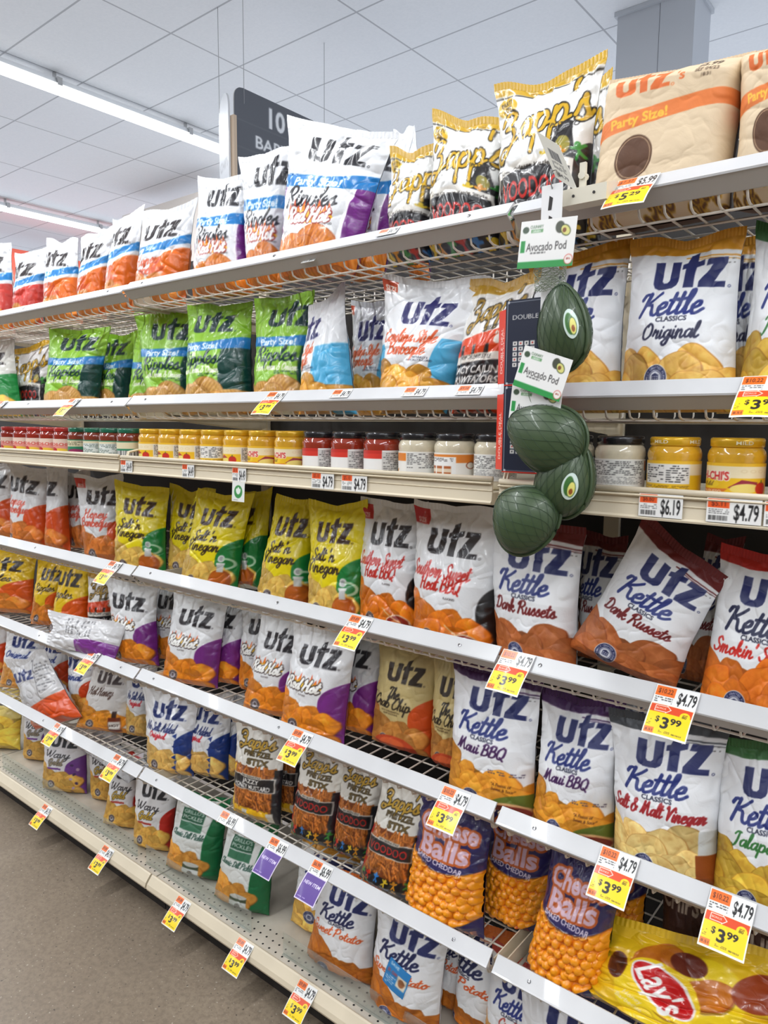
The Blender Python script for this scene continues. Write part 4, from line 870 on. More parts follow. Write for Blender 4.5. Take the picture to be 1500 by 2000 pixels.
# ------------------------------------------------------------------ bags
CATS = dict(balls=('cheese_ball_bag', 'bag of cheese balls'), pretzel=('pretzel_bag', 'bag of pretzels'), pretzelmustard=('pretzel_bag', 'bag of pretzels'))
GRP = dict(A='chip bags on the top shelf', B='chip bags on the second shelf', D='chip bags on the shelf under the jars', E='chip bags on the fifth level', F='snack bags on the sixth level', G='chip bags on the bottom shelf')
BAGS = [
('A', 'partyred', [-3043, 1249, 1866, -2903, 1321, 1866, -2937, 1336, 2195, -3074, 1268, 2217], 68, 147, 0.06, (0, 1), 'white and red party bag cut by the left edge of the photo, top shelf'),
('A', 'partyred', [-2767, 1253, 1866, -2658, 1309, 1866, -2654, 1339, 2144, -2775, 1275, 2120], 65, 100, 0.05, (0.45, 1), 'white party bag with a red panel, second bag along the top shelf'),
('A', 'partyhoney', [-2538, 1249, 1866, -2398, 1320, 1866, -2434, 1329, 2134, -2538, 1276, 2139], 72, 117, 0.05, (0.3, 1), 'white party bag with wide orange panel beside the red panelled bag, top shelf'),
('A', 'partyhoney', [-2313, 1255, 1866, -2215, 1299, 1866, -2202, 1332, 2148, -2315, 1279, 2110], 66, 105, 0.05, (0.3, 1), "white and orange honey party bag under the back wall's dark sign, top shelf"),
('A', 'partyhoney', [-2148, 1255, 1866, -2047, 1294, 1866, -2037, 1328, 2169, -2137, 1287, 2140], 58, 129, 0.05, (0.35, 1), 'white and orange party bag with a crumpled peak, top shelf'),
('A', 'partyhoney', [-1974, 1241, 1866, -1793, 1299, 1866, -1779, 1332, 2148, -1955, 1273, 2125], 105, 127, 0.05, (0.12, 1), 'orange panelled party bag next to the first red hot ripples bag, top shelf'),
('A', 'partyhot', [-1687, 1247, 1866, -1495, 1292, 1866, -1535, 1312, 2161, -1693, 1277, 2173], 110, 174, 0.05, (0, 0.95), 'red hot ripples party bag, smallest and leftmost of the purple sided ones'),
('A', 'partyhot', [-1479, 1273, 1866, -1382, 1291, 1866, -1385, 1325, 2202, -1542, 1295, 2199], 100, 196, 0.045, (0, 0.8), 'red hot ripples party bag squeezed between two others on the top shelf'),
('A', 'partyhot', [-1339, 1237, 1866, -1116, 1263, 1866, -1034, 1301, 2148, -1336, 1275, 2240], 210, 257, 0.055, (0, 1), 'largest red hot ripples party bag standing tall in front on the top shelf'),
('A', 'partyhot', [-1188, 1331, 1866, -1096, 1339, 1866, -1046, 1375, 2169, -1196, 1364, 2201], 106, 202, 0.04, (0.2, 1), 'red hot ripples party bag half hidden behind the largest one'),
('A', 'zapps', [-1010, 1256, 1866, -896, 1261, 1866, -912, 1282, 2089, -1027, 1279, 2102], 88, 155, 0.05, (0, 0.75), 'small black and white voodoo chip bag beside the purple sided bag, top shelf'),
('A', 'zapps', [-903, 1255, 1866, -742, 1256, 1866, -751, 1279, 2091, -919, 1284, 2154], 138, 215, 0.055, (0, 0.92), 'shiny voodoo chip bag with crumpled gold lettering, middle of three, top shelf'),
('A', 'zapps', [-738, 1255, 1866, -568, 1255, 1866, -557, 1285, 2155, -772, 1285, 2157], 212, 230, 0.06, (0, 1), 'big leaning voodoo chip bag behind the white ticket clip, top shelf'),
('A', 'zapps', [-644, 1330, 1866, -571, 1330, 1866, -577, 1360, 2160, -642, 1359, 2145], 70, 202, 0.04, (0.5, 1), 'voodoo chip bag squeezed against the brown paper bag, top shelf'),
('A', 'paper', [-559, 1255, 1866, -331, 1255, 1866, -317, 1273, 2089, -540, 1275, 2111], 275, 217, 0.06, (0, 1), 'tan paper kettle chip bag with orange band and brown oval, top shelf'),
('A', 'paper', [-324, 1255, 1866, -173, 1255, 1866, -200, 1274, 2089, -329, 1274, 2089], 210, 189, 0.06, (0, 1), 'tan paper kettle chip bag cut by the right edge of the photo'),
('A', 'partyhot', [-1081, 1425, 1866, -1025, 1429, 1866, -1099, 1459, 2224, -1157, 1454, 2220], 40, 183, 0.03, (0.6, 1), 'purple and white bag peeking over the small voodoo bag'),
('B', 'greenside', [-3085, 1233, 1556, -2892, 1331, 1556, -2947, 1332, 1837, -3124, 1240, 1824], 92, 112, 0.06, (0, 1), 'grey sided white and green bag at the left edge, second shelf'),
('B', 'zapps', [-3010, 1359, 1556, -2891, 1420, 1556, -2893, 1448, 1840, -3050, 1364, 1805], 78, 95, 0.04, (0, 1), 'dark voodoo bag behind the green ripples bag, second shelf'),
('B', 'green', [-2534, 1232, 1556, -2342, 1329, 1556, -2318, 1369, 1840, -2524, 1265, 1840], 118, 136, 0.055, (0, 1), 'green sour cream ripples bag standing alone, leftmost green bag'),
('B', 'green', [-2391, 1360, 1556, -2287, 1409, 1556, -2273, 1443, 1827, -2383, 1390, 1821], 62, 122, 0.04, (0.35, 1), 'green ripples bag in shadow behind the leftmost green bag'),
('B', 'green', [-2190, 1347, 1556, -2067, 1396, 1556, -2060, 1425, 1810, -2182, 1375, 1806], 68, 120, 0.04, (0, 0.6), 'green ripples bag tucked behind the pair on the second shelf'),
('B', 'green', [-1942, 1267, 1556, -1789, 1316, 1556, -1812, 1337, 1840, -2008, 1274, 1840], 114, 173, 0.05, (0, 0.85), 'green ripples bag, left one of the overlapping pair, second shelf'),
('B', 'green', [-1715, 1239, 1556, -1498, 1290, 1556, -1523, 1313, 1840, -1732, 1263, 1840], 128, 186, 0.06, (0.12, 1.05), 'green ripples bag with wide dark green side, right one of the pair'),
('B', 'green', [-1464, 1267, 1556, -1304, 1294, 1556, -1306, 1323, 1840, -1484, 1292, 1840], 112, 185, 0.05, (0, 0.82), 'green ripples bag next to the turned blue sided bag'),
('B', 'carolina', [-1287, 1253, 1556, -1116, 1273, 1556, -1179, 1294, 1840, -1275, 1278, 1799], 104, 162, 0.05, (0.42, 1.25), 'white and blue barbeque bag turned sideways showing its grey edge'),
('B', 'carolina', [-1259, 1422, 1556, -1156, 1434, 1556, -1158, 1462, 1832, -1286, 1446, 1827], 84, 169, 0.04, (0.1, 0.9), 'barbeque bag in deep shadow behind the blue sided bags'),
('B', 'carolina', [-1024, 1244, 1556, -853, 1250, 1556, -778, 1278, 1800, -1037, 1272, 1840], 204, 238, 0.055, (0, 1), 'Carolina style barbeque bag with blue sides standing upright in front'),
('B', 'crawtator', [-839, 1250, 1556, -728, 1250, 1556, -666, 1276, 1809, -816, 1275, 1799], 138, 199, 0.05, (0, 1), 'red striped spicy cajun crawtators bag beside the card boxes'),
('B', 'koriginal', [-648, 1260, 1556, -493, 1260, 1556, -498, 1289, 1840, -690, 1288, 1830], 198, 239, 0.055, (0, 1), 'original kettle bag partly hidden by the hanging avocado pods'),
('B', 'koriginal', [-488, 1245, 1556, -300, 1245, 1556, -312, 1273, 1826, -489, 1273, 1832], 226, 270, 0.055, (0, 1), 'original kettle bag standing in full view on the second shelf'),
('B', 'koriginal', [-359, 1360, 1556, -277, 1360, 1556, -305, 1388, 1840, -383, 1389, 1840], 100, 269, 0.04, (0.3, 0.9), 'grey white kettle bag wedged behind the full original bag'),
('B', 'kjal', [-304, 1255, 1556, -152, 1255, 1556, -160, 1283, 1826, -295, 1283, 1834], 216, 301, 0.055, (0, 1), 'white kettle bag with yellow chips cut by the right edge, second shelf'),
('D', 'honey', [-3212, 1232, 1064, -3004, 1337, 1064, -3023, 1356, 1347, -3226, 1254, 1364], 96, 132, 0.05, (0, 1), 'honey barbeque bag cut by the left edge, shelf under the jars'),
('D', 'honey', [-2862, 1242, 1064, -2715, 1317, 1064, -2722, 1341, 1336, -2877, 1264, 1362], 78, 141, 0.045, (0.25, 1), 'honey barbeque bag with orange side, second from the left edge'),
('D', 'honey', [-2648, 1277, 1064, -2556, 1323, 1064, -2583, 1338, 1352, -2659, 1299, 1351], 48, 147, 0.04, (0.62, 1), 'honey barbeque bag showing only its orange side'),
('D', 'honey', [-2633, 1355, 1064, -2534, 1405, 1064, -2566, 1416, 1337, -2680, 1357, 1326], 60, 147, 0.04, (0.1, 0.8), 'shaded honey barbeque bag behind the front one'),
('D', 'honey', [-2347, 1268, 1064, -2216, 1328, 1064, -2232, 1348, 1338, -2402, 1271, 1340], 94, 150, 0.045, (0, 0.85), 'honey barbeque bag with red corner beside the yellow bags'),
('D', 'vinegar', [-2117, 1239, 1064, -1934, 1306, 1064, -1944, 1327, 1312, -2130, 1261, 1334], 102, 152, 0.05, (0, 1), 'yellow salt and vinegar bag next to the honey barbeque bags'),
('D', 'vinegar', [-1960, 1329, 1064, -1827, 1372, 1064, -1812, 1402, 1312, -1967, 1353, 1322], 86, 162, 0.04, (0, 0.85), 'yellow salt and vinegar bag behind, its right half covered'),
('D', 'vinegar', [-1774, 1239, 1064, -1572, 1290, 1064, -1544, 1323, 1323, -1726, 1277, 1329], 112, 165, 0.05, (0, 1), 'crinkled salt and vinegar bag under the green leaf ticket'),
('D', 'vinegar', [-1630, 1334, 1064, -1532, 1356, 1064, -1533, 1383, 1334, -1626, 1361, 1324], 56, 183, 0.04, (0.55, 1.05), 'salt and vinegar bag showing only its shaded green side'),
('D', 'vinegar', [-1464, 1266, 1064, -1292, 1295, 1064, -1304, 1319, 1323, -1423, 1299, 1325], 102, 189, 0.05, (0, 0.9), 'leaning salt and vinegar bag, left of the last two'),
('D', 'vinegar', [-1250, 1249, 1064, -1088, 1266, 1064, -1102, 1292, 1334, -1269, 1273, 1332], 110, 201, 0.05, (0, 1), 'upright salt and vinegar bag beside the white southern heat bag'),
('D', 'southern', [-1096, 1269, 1064, -928, 1279, 1064, -937, 1307, 1344, -1121, 1296, 1343], 130, 225, 0.05, (0, 1), 'southern sweet heat bag beside the yellow bags'),
('D', 'southern', [-925, 1245, 1064, -715, 1246, 1064, -735, 1275, 1347, -945, 1274, 1353], 164, 246, 0.055, (0, 1), 'southern sweet heat bag with black side, in front of its twin'),
('D', 'krusset', [-714, 1250, 1064, -548, 1250, 1064, -556, 1277, 1327, -764, 1278, 1336], 190, 254, 0.055, (0, 1), 'dark russets kettle bag under the hanging avocado pods'),
('D', 'krusset', [-604, 1380, 1064, -525, 1380, 1064, -522, 1404, 1302, -617, 1404, 1302], 90, 254, 0.04, (0.3, 1), 'dark russets bag in shadow between the two front ones'),
('D', 'krusset', [-565, 1246, 1124, -369, 1242, 1083, -309, 1262, 1274, -447, 1271, 1365], 206, 296, 0.055, (0, 1), 'dark russets kettle bag tipped to the side'),
('D', 'krusset', [-405, 1380, 1064, -333, 1380, 1064, -313, 1406, 1315, -376, 1406, 1317], 80, 296, 0.04, (0.3, 1), 'kettle bag in shadow behind the tipped dark russets bag'),
('D', 'ksmokin', [-333, 1250, 1064, -170, 1250, 1064, -162, 1276, 1315, -314, 1277, 1328], 214, 291, 0.055, (0, 1), 'smokin sweet kettle bag cut by the right edge'),
('E', 'cheddar', [-3181, 1223, 756, -2932, 1350, 756, -2931, 1374, 997, -3194, 1242, 1009], 122, 124, 0.05, (0, 1), 'yellow and orange cheddar ripples bag at the left edge'),
('E', 'cheddar', [-2794, 1275, 756, -2686, 1330, 756, -2667, 1364, 1001, -2778, 1308, 1007], 56, 137, 0.045, (0, 0.85), 'yellow and orange ripples bag, second from the left edge'),
('E', 'cheddar', [-2589, 1247, 756, -2442, 1323, 756, -2456, 1341, 1015, -2563, 1288, 1025], 78, 145, 0.045, (0.25, 1), 'yellow and orange ripples bag with crumpled yellow top'),
('E', 'crawtator', [-2408, 1300, 756, -2325, 1340, 756, -2332, 1360, 997, -2425, 1316, 1001], 50, 148, 0.04, (0, 0.8), 'orange and yellow bag with black scroll lettering beside the fallen silver bag'),
('E', 'hot', [-2146, 1249, 756, -1990, 1309, 756, -2014, 1323, 997, -2196, 1256, 1012], 98, 157, 0.05, (0.1, 1), 'red hot chip bag behind the fallen silver bag'),
('E', 'hot', [-2073, 1349, 756, -1989, 1380, 756, -1990, 1404, 997, -2091, 1367, 997], 54, 184, 0.04, (0.1, 0.7), 'red hot bag wedged in shadow between two front ones'),
('E', 'hot', [-1880, 1245, 756, -1683, 1302, 756, -1668, 1331, 1007, -1853, 1278, 1016], 106, 163, 0.05, (0, 1), 'red hot chip bag with lettering whole, standing upright'),
('E', 'hot', [-1766, 1333, 756, -1647, 1365, 756, -1647, 1389, 997, -1734, 1366, 997], 68, 184, 0.04, (0.5, 1), 'red hot bag showing its shaded purple side'),
('E', 'hot', [-1633, 1347, 756, -1554, 1366, 756, -1546, 1392, 997, -1645, 1368, 997], 56, 192, 0.04, (0, 0.6), 'red hot bag in the dark behind the leaning one'),
('E', 'hot', [-1515, 1256, 756, -1341, 1289, 756, -1332, 1316, 1008, -1471, 1290, 1015], 102, 196, 0.045, (0, 0.9), 'leaning shiny red hot bag, left one of the front pair'),
('E', 'hot', [-1341, 1236, 756, -1144, 1261, 756, -1125, 1289, 1013, -1319, 1265, 1019], 124, 193, 0.055, (0, 1), 'crumpled red hot bag, right one of the front pair'),
('E', 'hot', [-1235, 1331, 756, -1112, 1344, 756, -1105, 1369, 997, -1229, 1356, 997], 80, 192, 0.04, (0.3, 1), 'red hot bag standing back in shadow beside the crab chip bag'),
('E', 'crab', [-1113, 1329, 756, -934, 1340, 756, -927, 1353, 997, -1097, 1341, 997], 120, 188, 0.045, (0, 1), 'tan crab chip bag set back from the shelf edge'),
('E', 'crab', [-927, 1331, 756, -838, 1333, 756, -825, 1346, 997, -937, 1343, 997], 82, 204, 0.045, (0, 0.8), 'tan crab chip bag half hidden by the white kettle bag'),
('E', 'kmaui', [-821, 1245, 756, -622, 1245, 756, -629, 1273, 1029, -834, 1272, 1021], 172, 248, 0.055, (0, 1), 'Maui barbeque kettle bag, left one with purple top seal'),
('E', 'kmaui', [-627, 1250, 756, -461, 1250, 756, -467, 1276, 1013, -626, 1275, 1000], 158, 242, 0.055, (0, 1), 'Maui barbeque kettle bag beside the salt and malt vinegar bag'),
('E', 'kmalt', [-530, 1380, 756, -437, 1380, 756, -439, 1404, 997, -535, 1405, 997], 94, 312, 0.04, (0.1, 0.9), 'white kettle bag in shadow behind the malt vinegar bag'),
('E', 'kmalt', [-456, 1240, 756, -281, 1240, 756, -285, 1268, 1030, -484, 1265, 1002], 230, 261, 0.055, (0, 1), 'salt and malt vinegar kettle bag with crumpled left corner'),
('E', 'kjal', [-289, 1245, 756, -132, 1245, 756, -141, 1273, 1028, -297, 1270, 1001], 212, 286, 0.055, (0, 1), 'green lettered kettle bag cut by the right edge'),
('F', 'reddip', [-3333, 1245, 446, -3169, 1329, 446, -3169, 1353, 691, -3344, 1265, 691], 76, 110, 0.045, (0, 1), 'orange chip bag corner at the left edge, fourth rail down'),
('F', 'reddip', [-3055, 1256, 446, -2874, 1349, 446, -2880, 1371, 691, -3037, 1289, 691], 84, 125, 0.045, (0, 1), 'white and red bag behind the slumped silver bag'),
('F', 'reddip', [-2854, 1332, 446, -2734, 1393, 446, -2754, 1410, 691, -2855, 1355, 691], 62, 172, 0.04, (0.3, 1), 'bag with red side standing behind the slumped silver bag'),
('F', 'reddip', [-2567, 1303, 446, -2457, 1359, 446, -2468, 1379, 691, -2597, 1314, 691], 66, 154, 0.045, (0.35, 1), 'bag with tall orange side beside the bottle picture'),
('F', 'hothoney', [-2433, 1253, 446, -2238, 1345, 446, -2241, 1368, 691, -2375, 1303, 692], 102, 138, 0.045, (0, 1), 'hot honey chip bag with a sauce bottle picture'),
('F', 'nosalt', [-2243, 1337, 446, -2143, 1379, 446, -2148, 1403, 691, -2260, 1355, 691], 58, 169, 0.04, (0, 0.8), 'blue and white no salt bag behind its crumpled neighbour'),
('F', 'nosalt', [-1965, 1245, 446, -1805, 1297, 446, -1804, 1322, 691, -2003, 1258, 691], 108, 165, 0.05, (0, 1), 'crumpled blue and white no salt added bag in front'),
('F', 'nosalt', [-1846, 1310, 446, -1703, 1351, 446, -1708, 1375, 691, -1834, 1337, 691], 78, 192, 0.045, (0.25, 1), 'blue and white bag behind the crumpled no salt bag'),
('F', 'nosalt', [-1746, 1370, 446, -1684, 1387, 446, -1692, 1410, 691, -1767, 1390, 691], 40, 250, 0.03, (0.6, 1), 'navy blue bag sliver beside the honey mustard pretzels'),
('F', 'pretzelmustard', [-1552, 1248, 446, -1393, 1279, 446, -1394, 1305, 698, -1562, 1271, 692], 98, 189, 0.04, (0, 1), 'jazzy honey mustard pretzel stix bag'),
('F', 'pretzelmustard', [-1461, 1337, 446, -1390, 1350, 446, -1383, 1376, 691, -1477, 1358, 691], 54, 255, 0.035, (0.3, 1), 'honey mustard pretzel bag hidden behind the first one'),
('F', 'pretzel', [-1343, 1271, 446, -1206, 1290, 446, -1182, 1318, 691, -1326, 1298, 691], 90, 207, 0.04, (0, 1), 'voodoo pretzel stix bag beside the honey mustard one'),
('F', 'pretzel', [-1209, 1291, 446, -1089, 1304, 446, -1065, 1331, 691, -1194, 1317, 691], 84, 211, 0.04, (0, 1), 'voodoo pretzel bag in the middle, top folded over'),
('F', 'pretzel', [-1079, 1245, 446, -919, 1254, 446, -893, 1282, 701, -1028, 1273, 695], 108, 214, 0.04, (0, 1), 'voodoo pretzel stix bag nearest the cheese balls'),
('F', 'balls', [-936, 1250, 446, -733, 1252, 446, -735, 1278, 700, -917, 1276, 700], 150, 232, 0.055, (0, 1), 'cheese balls bag beside the voodoo pretzels'),
('F', 'balls', [-784, 1340, 446, -631, 1340, 446, -621, 1365, 691, -791, 1365, 691], 136, 292, 0.05, (0, 1), 'cheese balls bag set back between two others'),
('F', 'balls', [-628, 1250, 446, -466, 1250, 446, -451, 1276, 699, -593, 1276, 701], 150, 248, 0.055, (0, 1), 'cheese balls bag beside the big yellow bag'),
('F', 'balls', [-526, 1400, 446, -450, 1400, 446, -450, 1425, 691, -523, 1425, 691], 70, 272, 0.04, (0.4, 1), 'cheese balls bag in deep shadow behind the yellow bag'),
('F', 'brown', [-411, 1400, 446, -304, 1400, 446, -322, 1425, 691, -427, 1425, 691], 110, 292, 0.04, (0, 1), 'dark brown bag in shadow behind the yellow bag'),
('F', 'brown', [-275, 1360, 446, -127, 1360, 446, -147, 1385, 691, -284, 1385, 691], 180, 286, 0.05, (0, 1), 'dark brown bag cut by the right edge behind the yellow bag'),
('G', 'plainyellow', [-3302, 1234, 132, -3095, 1340, 132, -3089, 1367, 377, -3334, 1243, 377], 106, 133, 0.05, (0, 1), 'pale yellow chip bag at the left edge of the bottom shelf'),
('G', 'wavy', [-3004, 1315, 132, -2892, 1372, 132, -2899, 1394, 377, -3018, 1334, 377], 54, 193, 0.04, (0, 0.8), 'wavy chip bag behind the purple sided wavy bag'),
('G', 'wavy', [-2693, 1244, 132, -2525, 1329, 132, -2531, 1351, 377, -2705, 1263, 377], 88, 157, 0.045, (0, 1), 'wavy chip bag with a purple side'),
('G', 'wavygold', [-2478, 1326, 132, -2379, 1376, 132, -2381, 1400, 377, -2513, 1336, 377], 66, 185, 0.04, (0, 0.8), 'golden wavy bag standing behind the front pair'),
('G', 'wavygold', [-2288, 1260, 132, -2166, 1315, 132, -2159, 1342, 377, -2259, 1297, 377], 64, 162, 0.04, (0, 0.85), 'wavy gold bag with crumpled shiny bottom'),
('G', 'wavygold', [-2090, 1259, 132, -1954, 1311, 132, -1939, 1341, 377, -2101, 1280, 377], 86, 174, 0.045, (0, 1), 'wavy gold bag with a red side beside the green pickle bags'),
('G', 'pickle', [-1901, 1254, 132, -1705, 1314, 132, -1691, 1342, 377, -1871, 1287, 377], 102, 166, 0.045, (0, 1), 'green and white dill pickle bag beside the wavy gold bag'),
('G', 'pickle', [-1664, 1258, 132, -1470, 1303, 132, -1462, 1330, 377, -1626, 1291, 377], 108, 172, 0.045, (0, 1), 'green dill pickle bag beside the empty deck space'),
('G', 'koriginal', [-1408, 1329, 132, -1195, 1361, 132, -1198, 1385, 377, -1385, 1356, 377], 128, 226, 0.045, (0, 1), 'yellow chip kettle bag behind the sweet potato bags'),
('G', 'ksweet', [-1279, 1267, 132, -1073, 1290, 132, -1071, 1315, 377, -1249, 1294, 377], 128, 207, 0.05, (0, 1), 'sweet potato kettle bag under the new item ticket'),
('G', 'ksweet', [-1057, 1267, 132, -862, 1276, 132, -848, 1302, 377, -1058, 1292, 377], 144, 243, 0.055, (0, 1), 'sweet potato kettle bag with a blue coupon sticker'),
('G', 'ksweet', [-923, 1361, 132, -841, 1363, 132, -821, 1388, 377, -923, 1386, 377], 68, 319, 0.04, (0.3, 1), 'sweet potato bag behind the coupon bag, shaded'),
('G', 'ksweet', [-863, 1341, 132, -726, 1341, 132, -720, 1366, 377, -860, 1366, 377], 104, 313, 0.045, (0.4, 1), 'kettle bag with brown chips below the rail joint'),
('G', 'kcrab', [-758, 1302, 132, -611, 1301, 132, -604, 1326, 377, -752, 1326, 377], 120, 238, 0.045, (0, 1), 'crab kettle bag under the cheese balls'),
('G', 'koriginal2', [-659, 1270, 132, -401, 1270, 132, -394, 1297, 396, -664, 1295, 377], 254, 330, 0.055, (0, 1), 'blue topped white kettle bag at the bottom edge of the photo'),
]
SCALE = 1.0
for i, (sh, des, q, pw, ph, T, crop, lab) in enumerate(BAGS):
    nm, ct = CATS.get(des, ('chip_bag', 'bag of chips'))
    o = bag(nm, des, q, pw*SCALE, ph*SCALE, T, crop, lab, ct, GRP[sh], 11+i*13, crumple=1.1 if sh in 'A' else 1.0, vk={'A': .13 if des == 'zapps' else .10, 'B': .10, 'D': .09, 'E': .06, 'F': .05, 'G': .02}[sh] if des not in ('pretzel', 'balls', 'paper') else .02)
    if 'coupon' in lab and 'behind' not in lab:
        # blue coupon stuck to the front of the bag
        cc = Cv(1.15, (44, 130, 196), W=70); cc.rect(.55, .95, .3, .8, (226, 216, 196)); cc.ell(.75, .55, .14, .18, (150, 96, 60)); text(cc, 'SAVE', .3, 1.0, .12, (240, 244, 250), w=.4); text(cc, '$1 OFF', .3, .72, .14, (220, 60, 50), w=.44); micro(cc, .08, .5, .1, .55, (200, 220, 240), 5, 2)
        me = o.data; P = np.empty(len(me.vertices)*3); me.vertices.foreach_get('co', P); P = P.reshape(-1, 3)
        nxx = int(np.clip(pw*SCALE/1.15, 22, 230)); nyy = int(np.clip(ph*SCALE/1.15, 30, 280)); G_ = P[:nxx*nyy].reshape(nyy, nxx, 3)
        s, t = np.meshgrid(np.linspace(0, 1, 36), np.linspace(0, 1, 40)); a = -.25
        S = .52+(s-.5)*.34*math.cos(a)-(t-.5)*.30*math.sin(a); Tt = .47+((s-.5)*.34*math.sin(a)+(t-.5)*.30*math.cos(a))/1.2
        w = sample(cv, S, Tt, arr=G_); w = w+np.array([0, -.0012, .0003])
        add('coupon_sticker', w.reshape(-1, 3), quads(36, 40), M['label'], o, None, True, lin(sample(cc, s, t).reshape(-1, 3)))['label'] = 'blue coupon sticker'
# bags lying down: the big yellow one on the sixth level and the slumped silver ones
LYING = [
('yellowlay', [-495, 1235, 461, -198, 1235, 459, -131, 1290, 652, -499, 1290, 568], 330, 230, 0.065, (0, 1), 'big yellow bag with a red oval lying on its side by the cheese balls', 'snack bags on the sixth level'),
('silverpurple', [-2059, 1190, 779, -2068, 1250, 899, -2372, 1160, 898, -2339, 1130, 797], 80, 150, 0.03, (0, 1), 'silver and purple bag slumped flat over the fifth level rail', 'chip bags on the fifth level'),
('silverorange', [-2721, 1240, 360, -2366, 1240, 506, -2672, 1270, 661, -2923, 1240, 570], 90, 150, 0.045, (0, 1), 'slumped silver bag with orange bottom, tipped toward the right', 'snack bags on the sixth level'),
('silverflat', [-2084, 1240, 353, -2119, 1360, 369, -2486, 1360, 376, -2376, 1240, 381], 80, 120, 0.025, (0, 1), 'flat silver bag lying on the wire beside the crumpled blue bag', 'snack bags on the sixth level'),
]
for k, (des, q, pw, ph, T, crop, lab, g) in enumerate(LYING):
    bag('chip_bag', des, q, pw, ph, T, crop, lab, 'bag of chips', g, 700+k*17, crumple=1.5, vk=0)

# ------------------------------------------------------------------ price tickets
def price_strip(left, right, W=150):
    c = Cv(.50, (236, 236, 234), W=W); c.rect(.02, .47, .22, .48, (238, 112, 32)); text(c, left, .245, .36, .13, (90, 36, 20), w=.34, bold=.01); micro(c, .04, .45, .03, .2, (90, 90, 90), 3, 3)
    text(c, right, .76, .25, .32, (26, 26, 28), w=.42, bold=.02); return c
def sale_card(price, cents='99', W=150):
    c = Cv(.84, (238, 236, 226), W=W); c.rect(.03, .97, .05, .81, (248, 216, 20)); c.rect(.03, .97, .60, .81, (226, 78, 38))
    P = [(.14, .63), (.40, .63), (.40, .61), (.50, .705), (.40, .80), (.40, .78), (.14, .78), (.14, .63)]; c.segs([(*P[i], *P[i+1]) for i in range(7)], .009, (250, 236, 226)); text(c, 'BONUS', .275, .71, .05, (250, 236, 226), w=.22, bold=.01)
    c.ell(.83, .62, .115, .115, (250, 218, 30)); text(c, 'SAVE', .83, .665, .035, (120, 60, 20)); text(c, '80', .82, .61, .065, (60, 40, 20), w=.1)
    text(c, '$', .27, .43, .15, (34, 30, 28), w=.09, bold=.02); text(c, price, .45, .36, .28, (34, 30, 28), w=.17, bold=.03); text(c, cents, .68, .43, .16, (34, 30, 28), w=.24, bold=.03)
    c.rect(.03, .25, .05, .19, (238, 120, 40)); text(c, '8.51', .14, .12, .06, (110, 44, 20), w=.17); micro(c, .36, .62, .10, .16, (110, 90, 20), 2, 5); text(c, '08/10/23', .76, .12, .035, (70, 60, 30), w=.22); micro(c, .05, .14, .24, .4, (150, 120, 20), 4, 6)
    return c
def purple_card():
    c = Cv(.98, (216, 206, 226), W=130); c.rect(.04, .96, .04, .95, (92, 62, 148)); text(c, 'NEW ITEM', .5, .66, .13, (226, 220, 240), w=.78, bold=.02); micro(c, .12, .5, .10, .16, (170, 150, 210), 1, 3); return c
STRIPS = {'22': price_strip('$10.22', '$4.79'), '89': price_strip('$9.89', '$4.79'), '52': price_strip('$9.58', '$4.79'), '69': price_strip('$6.99', '$6.99'), '99': price_strip('$7.37', '$5.99')}
CARDS = {'3': sale_card('3'), '5': sale_card('5', '29'), 'p': purple_card()}
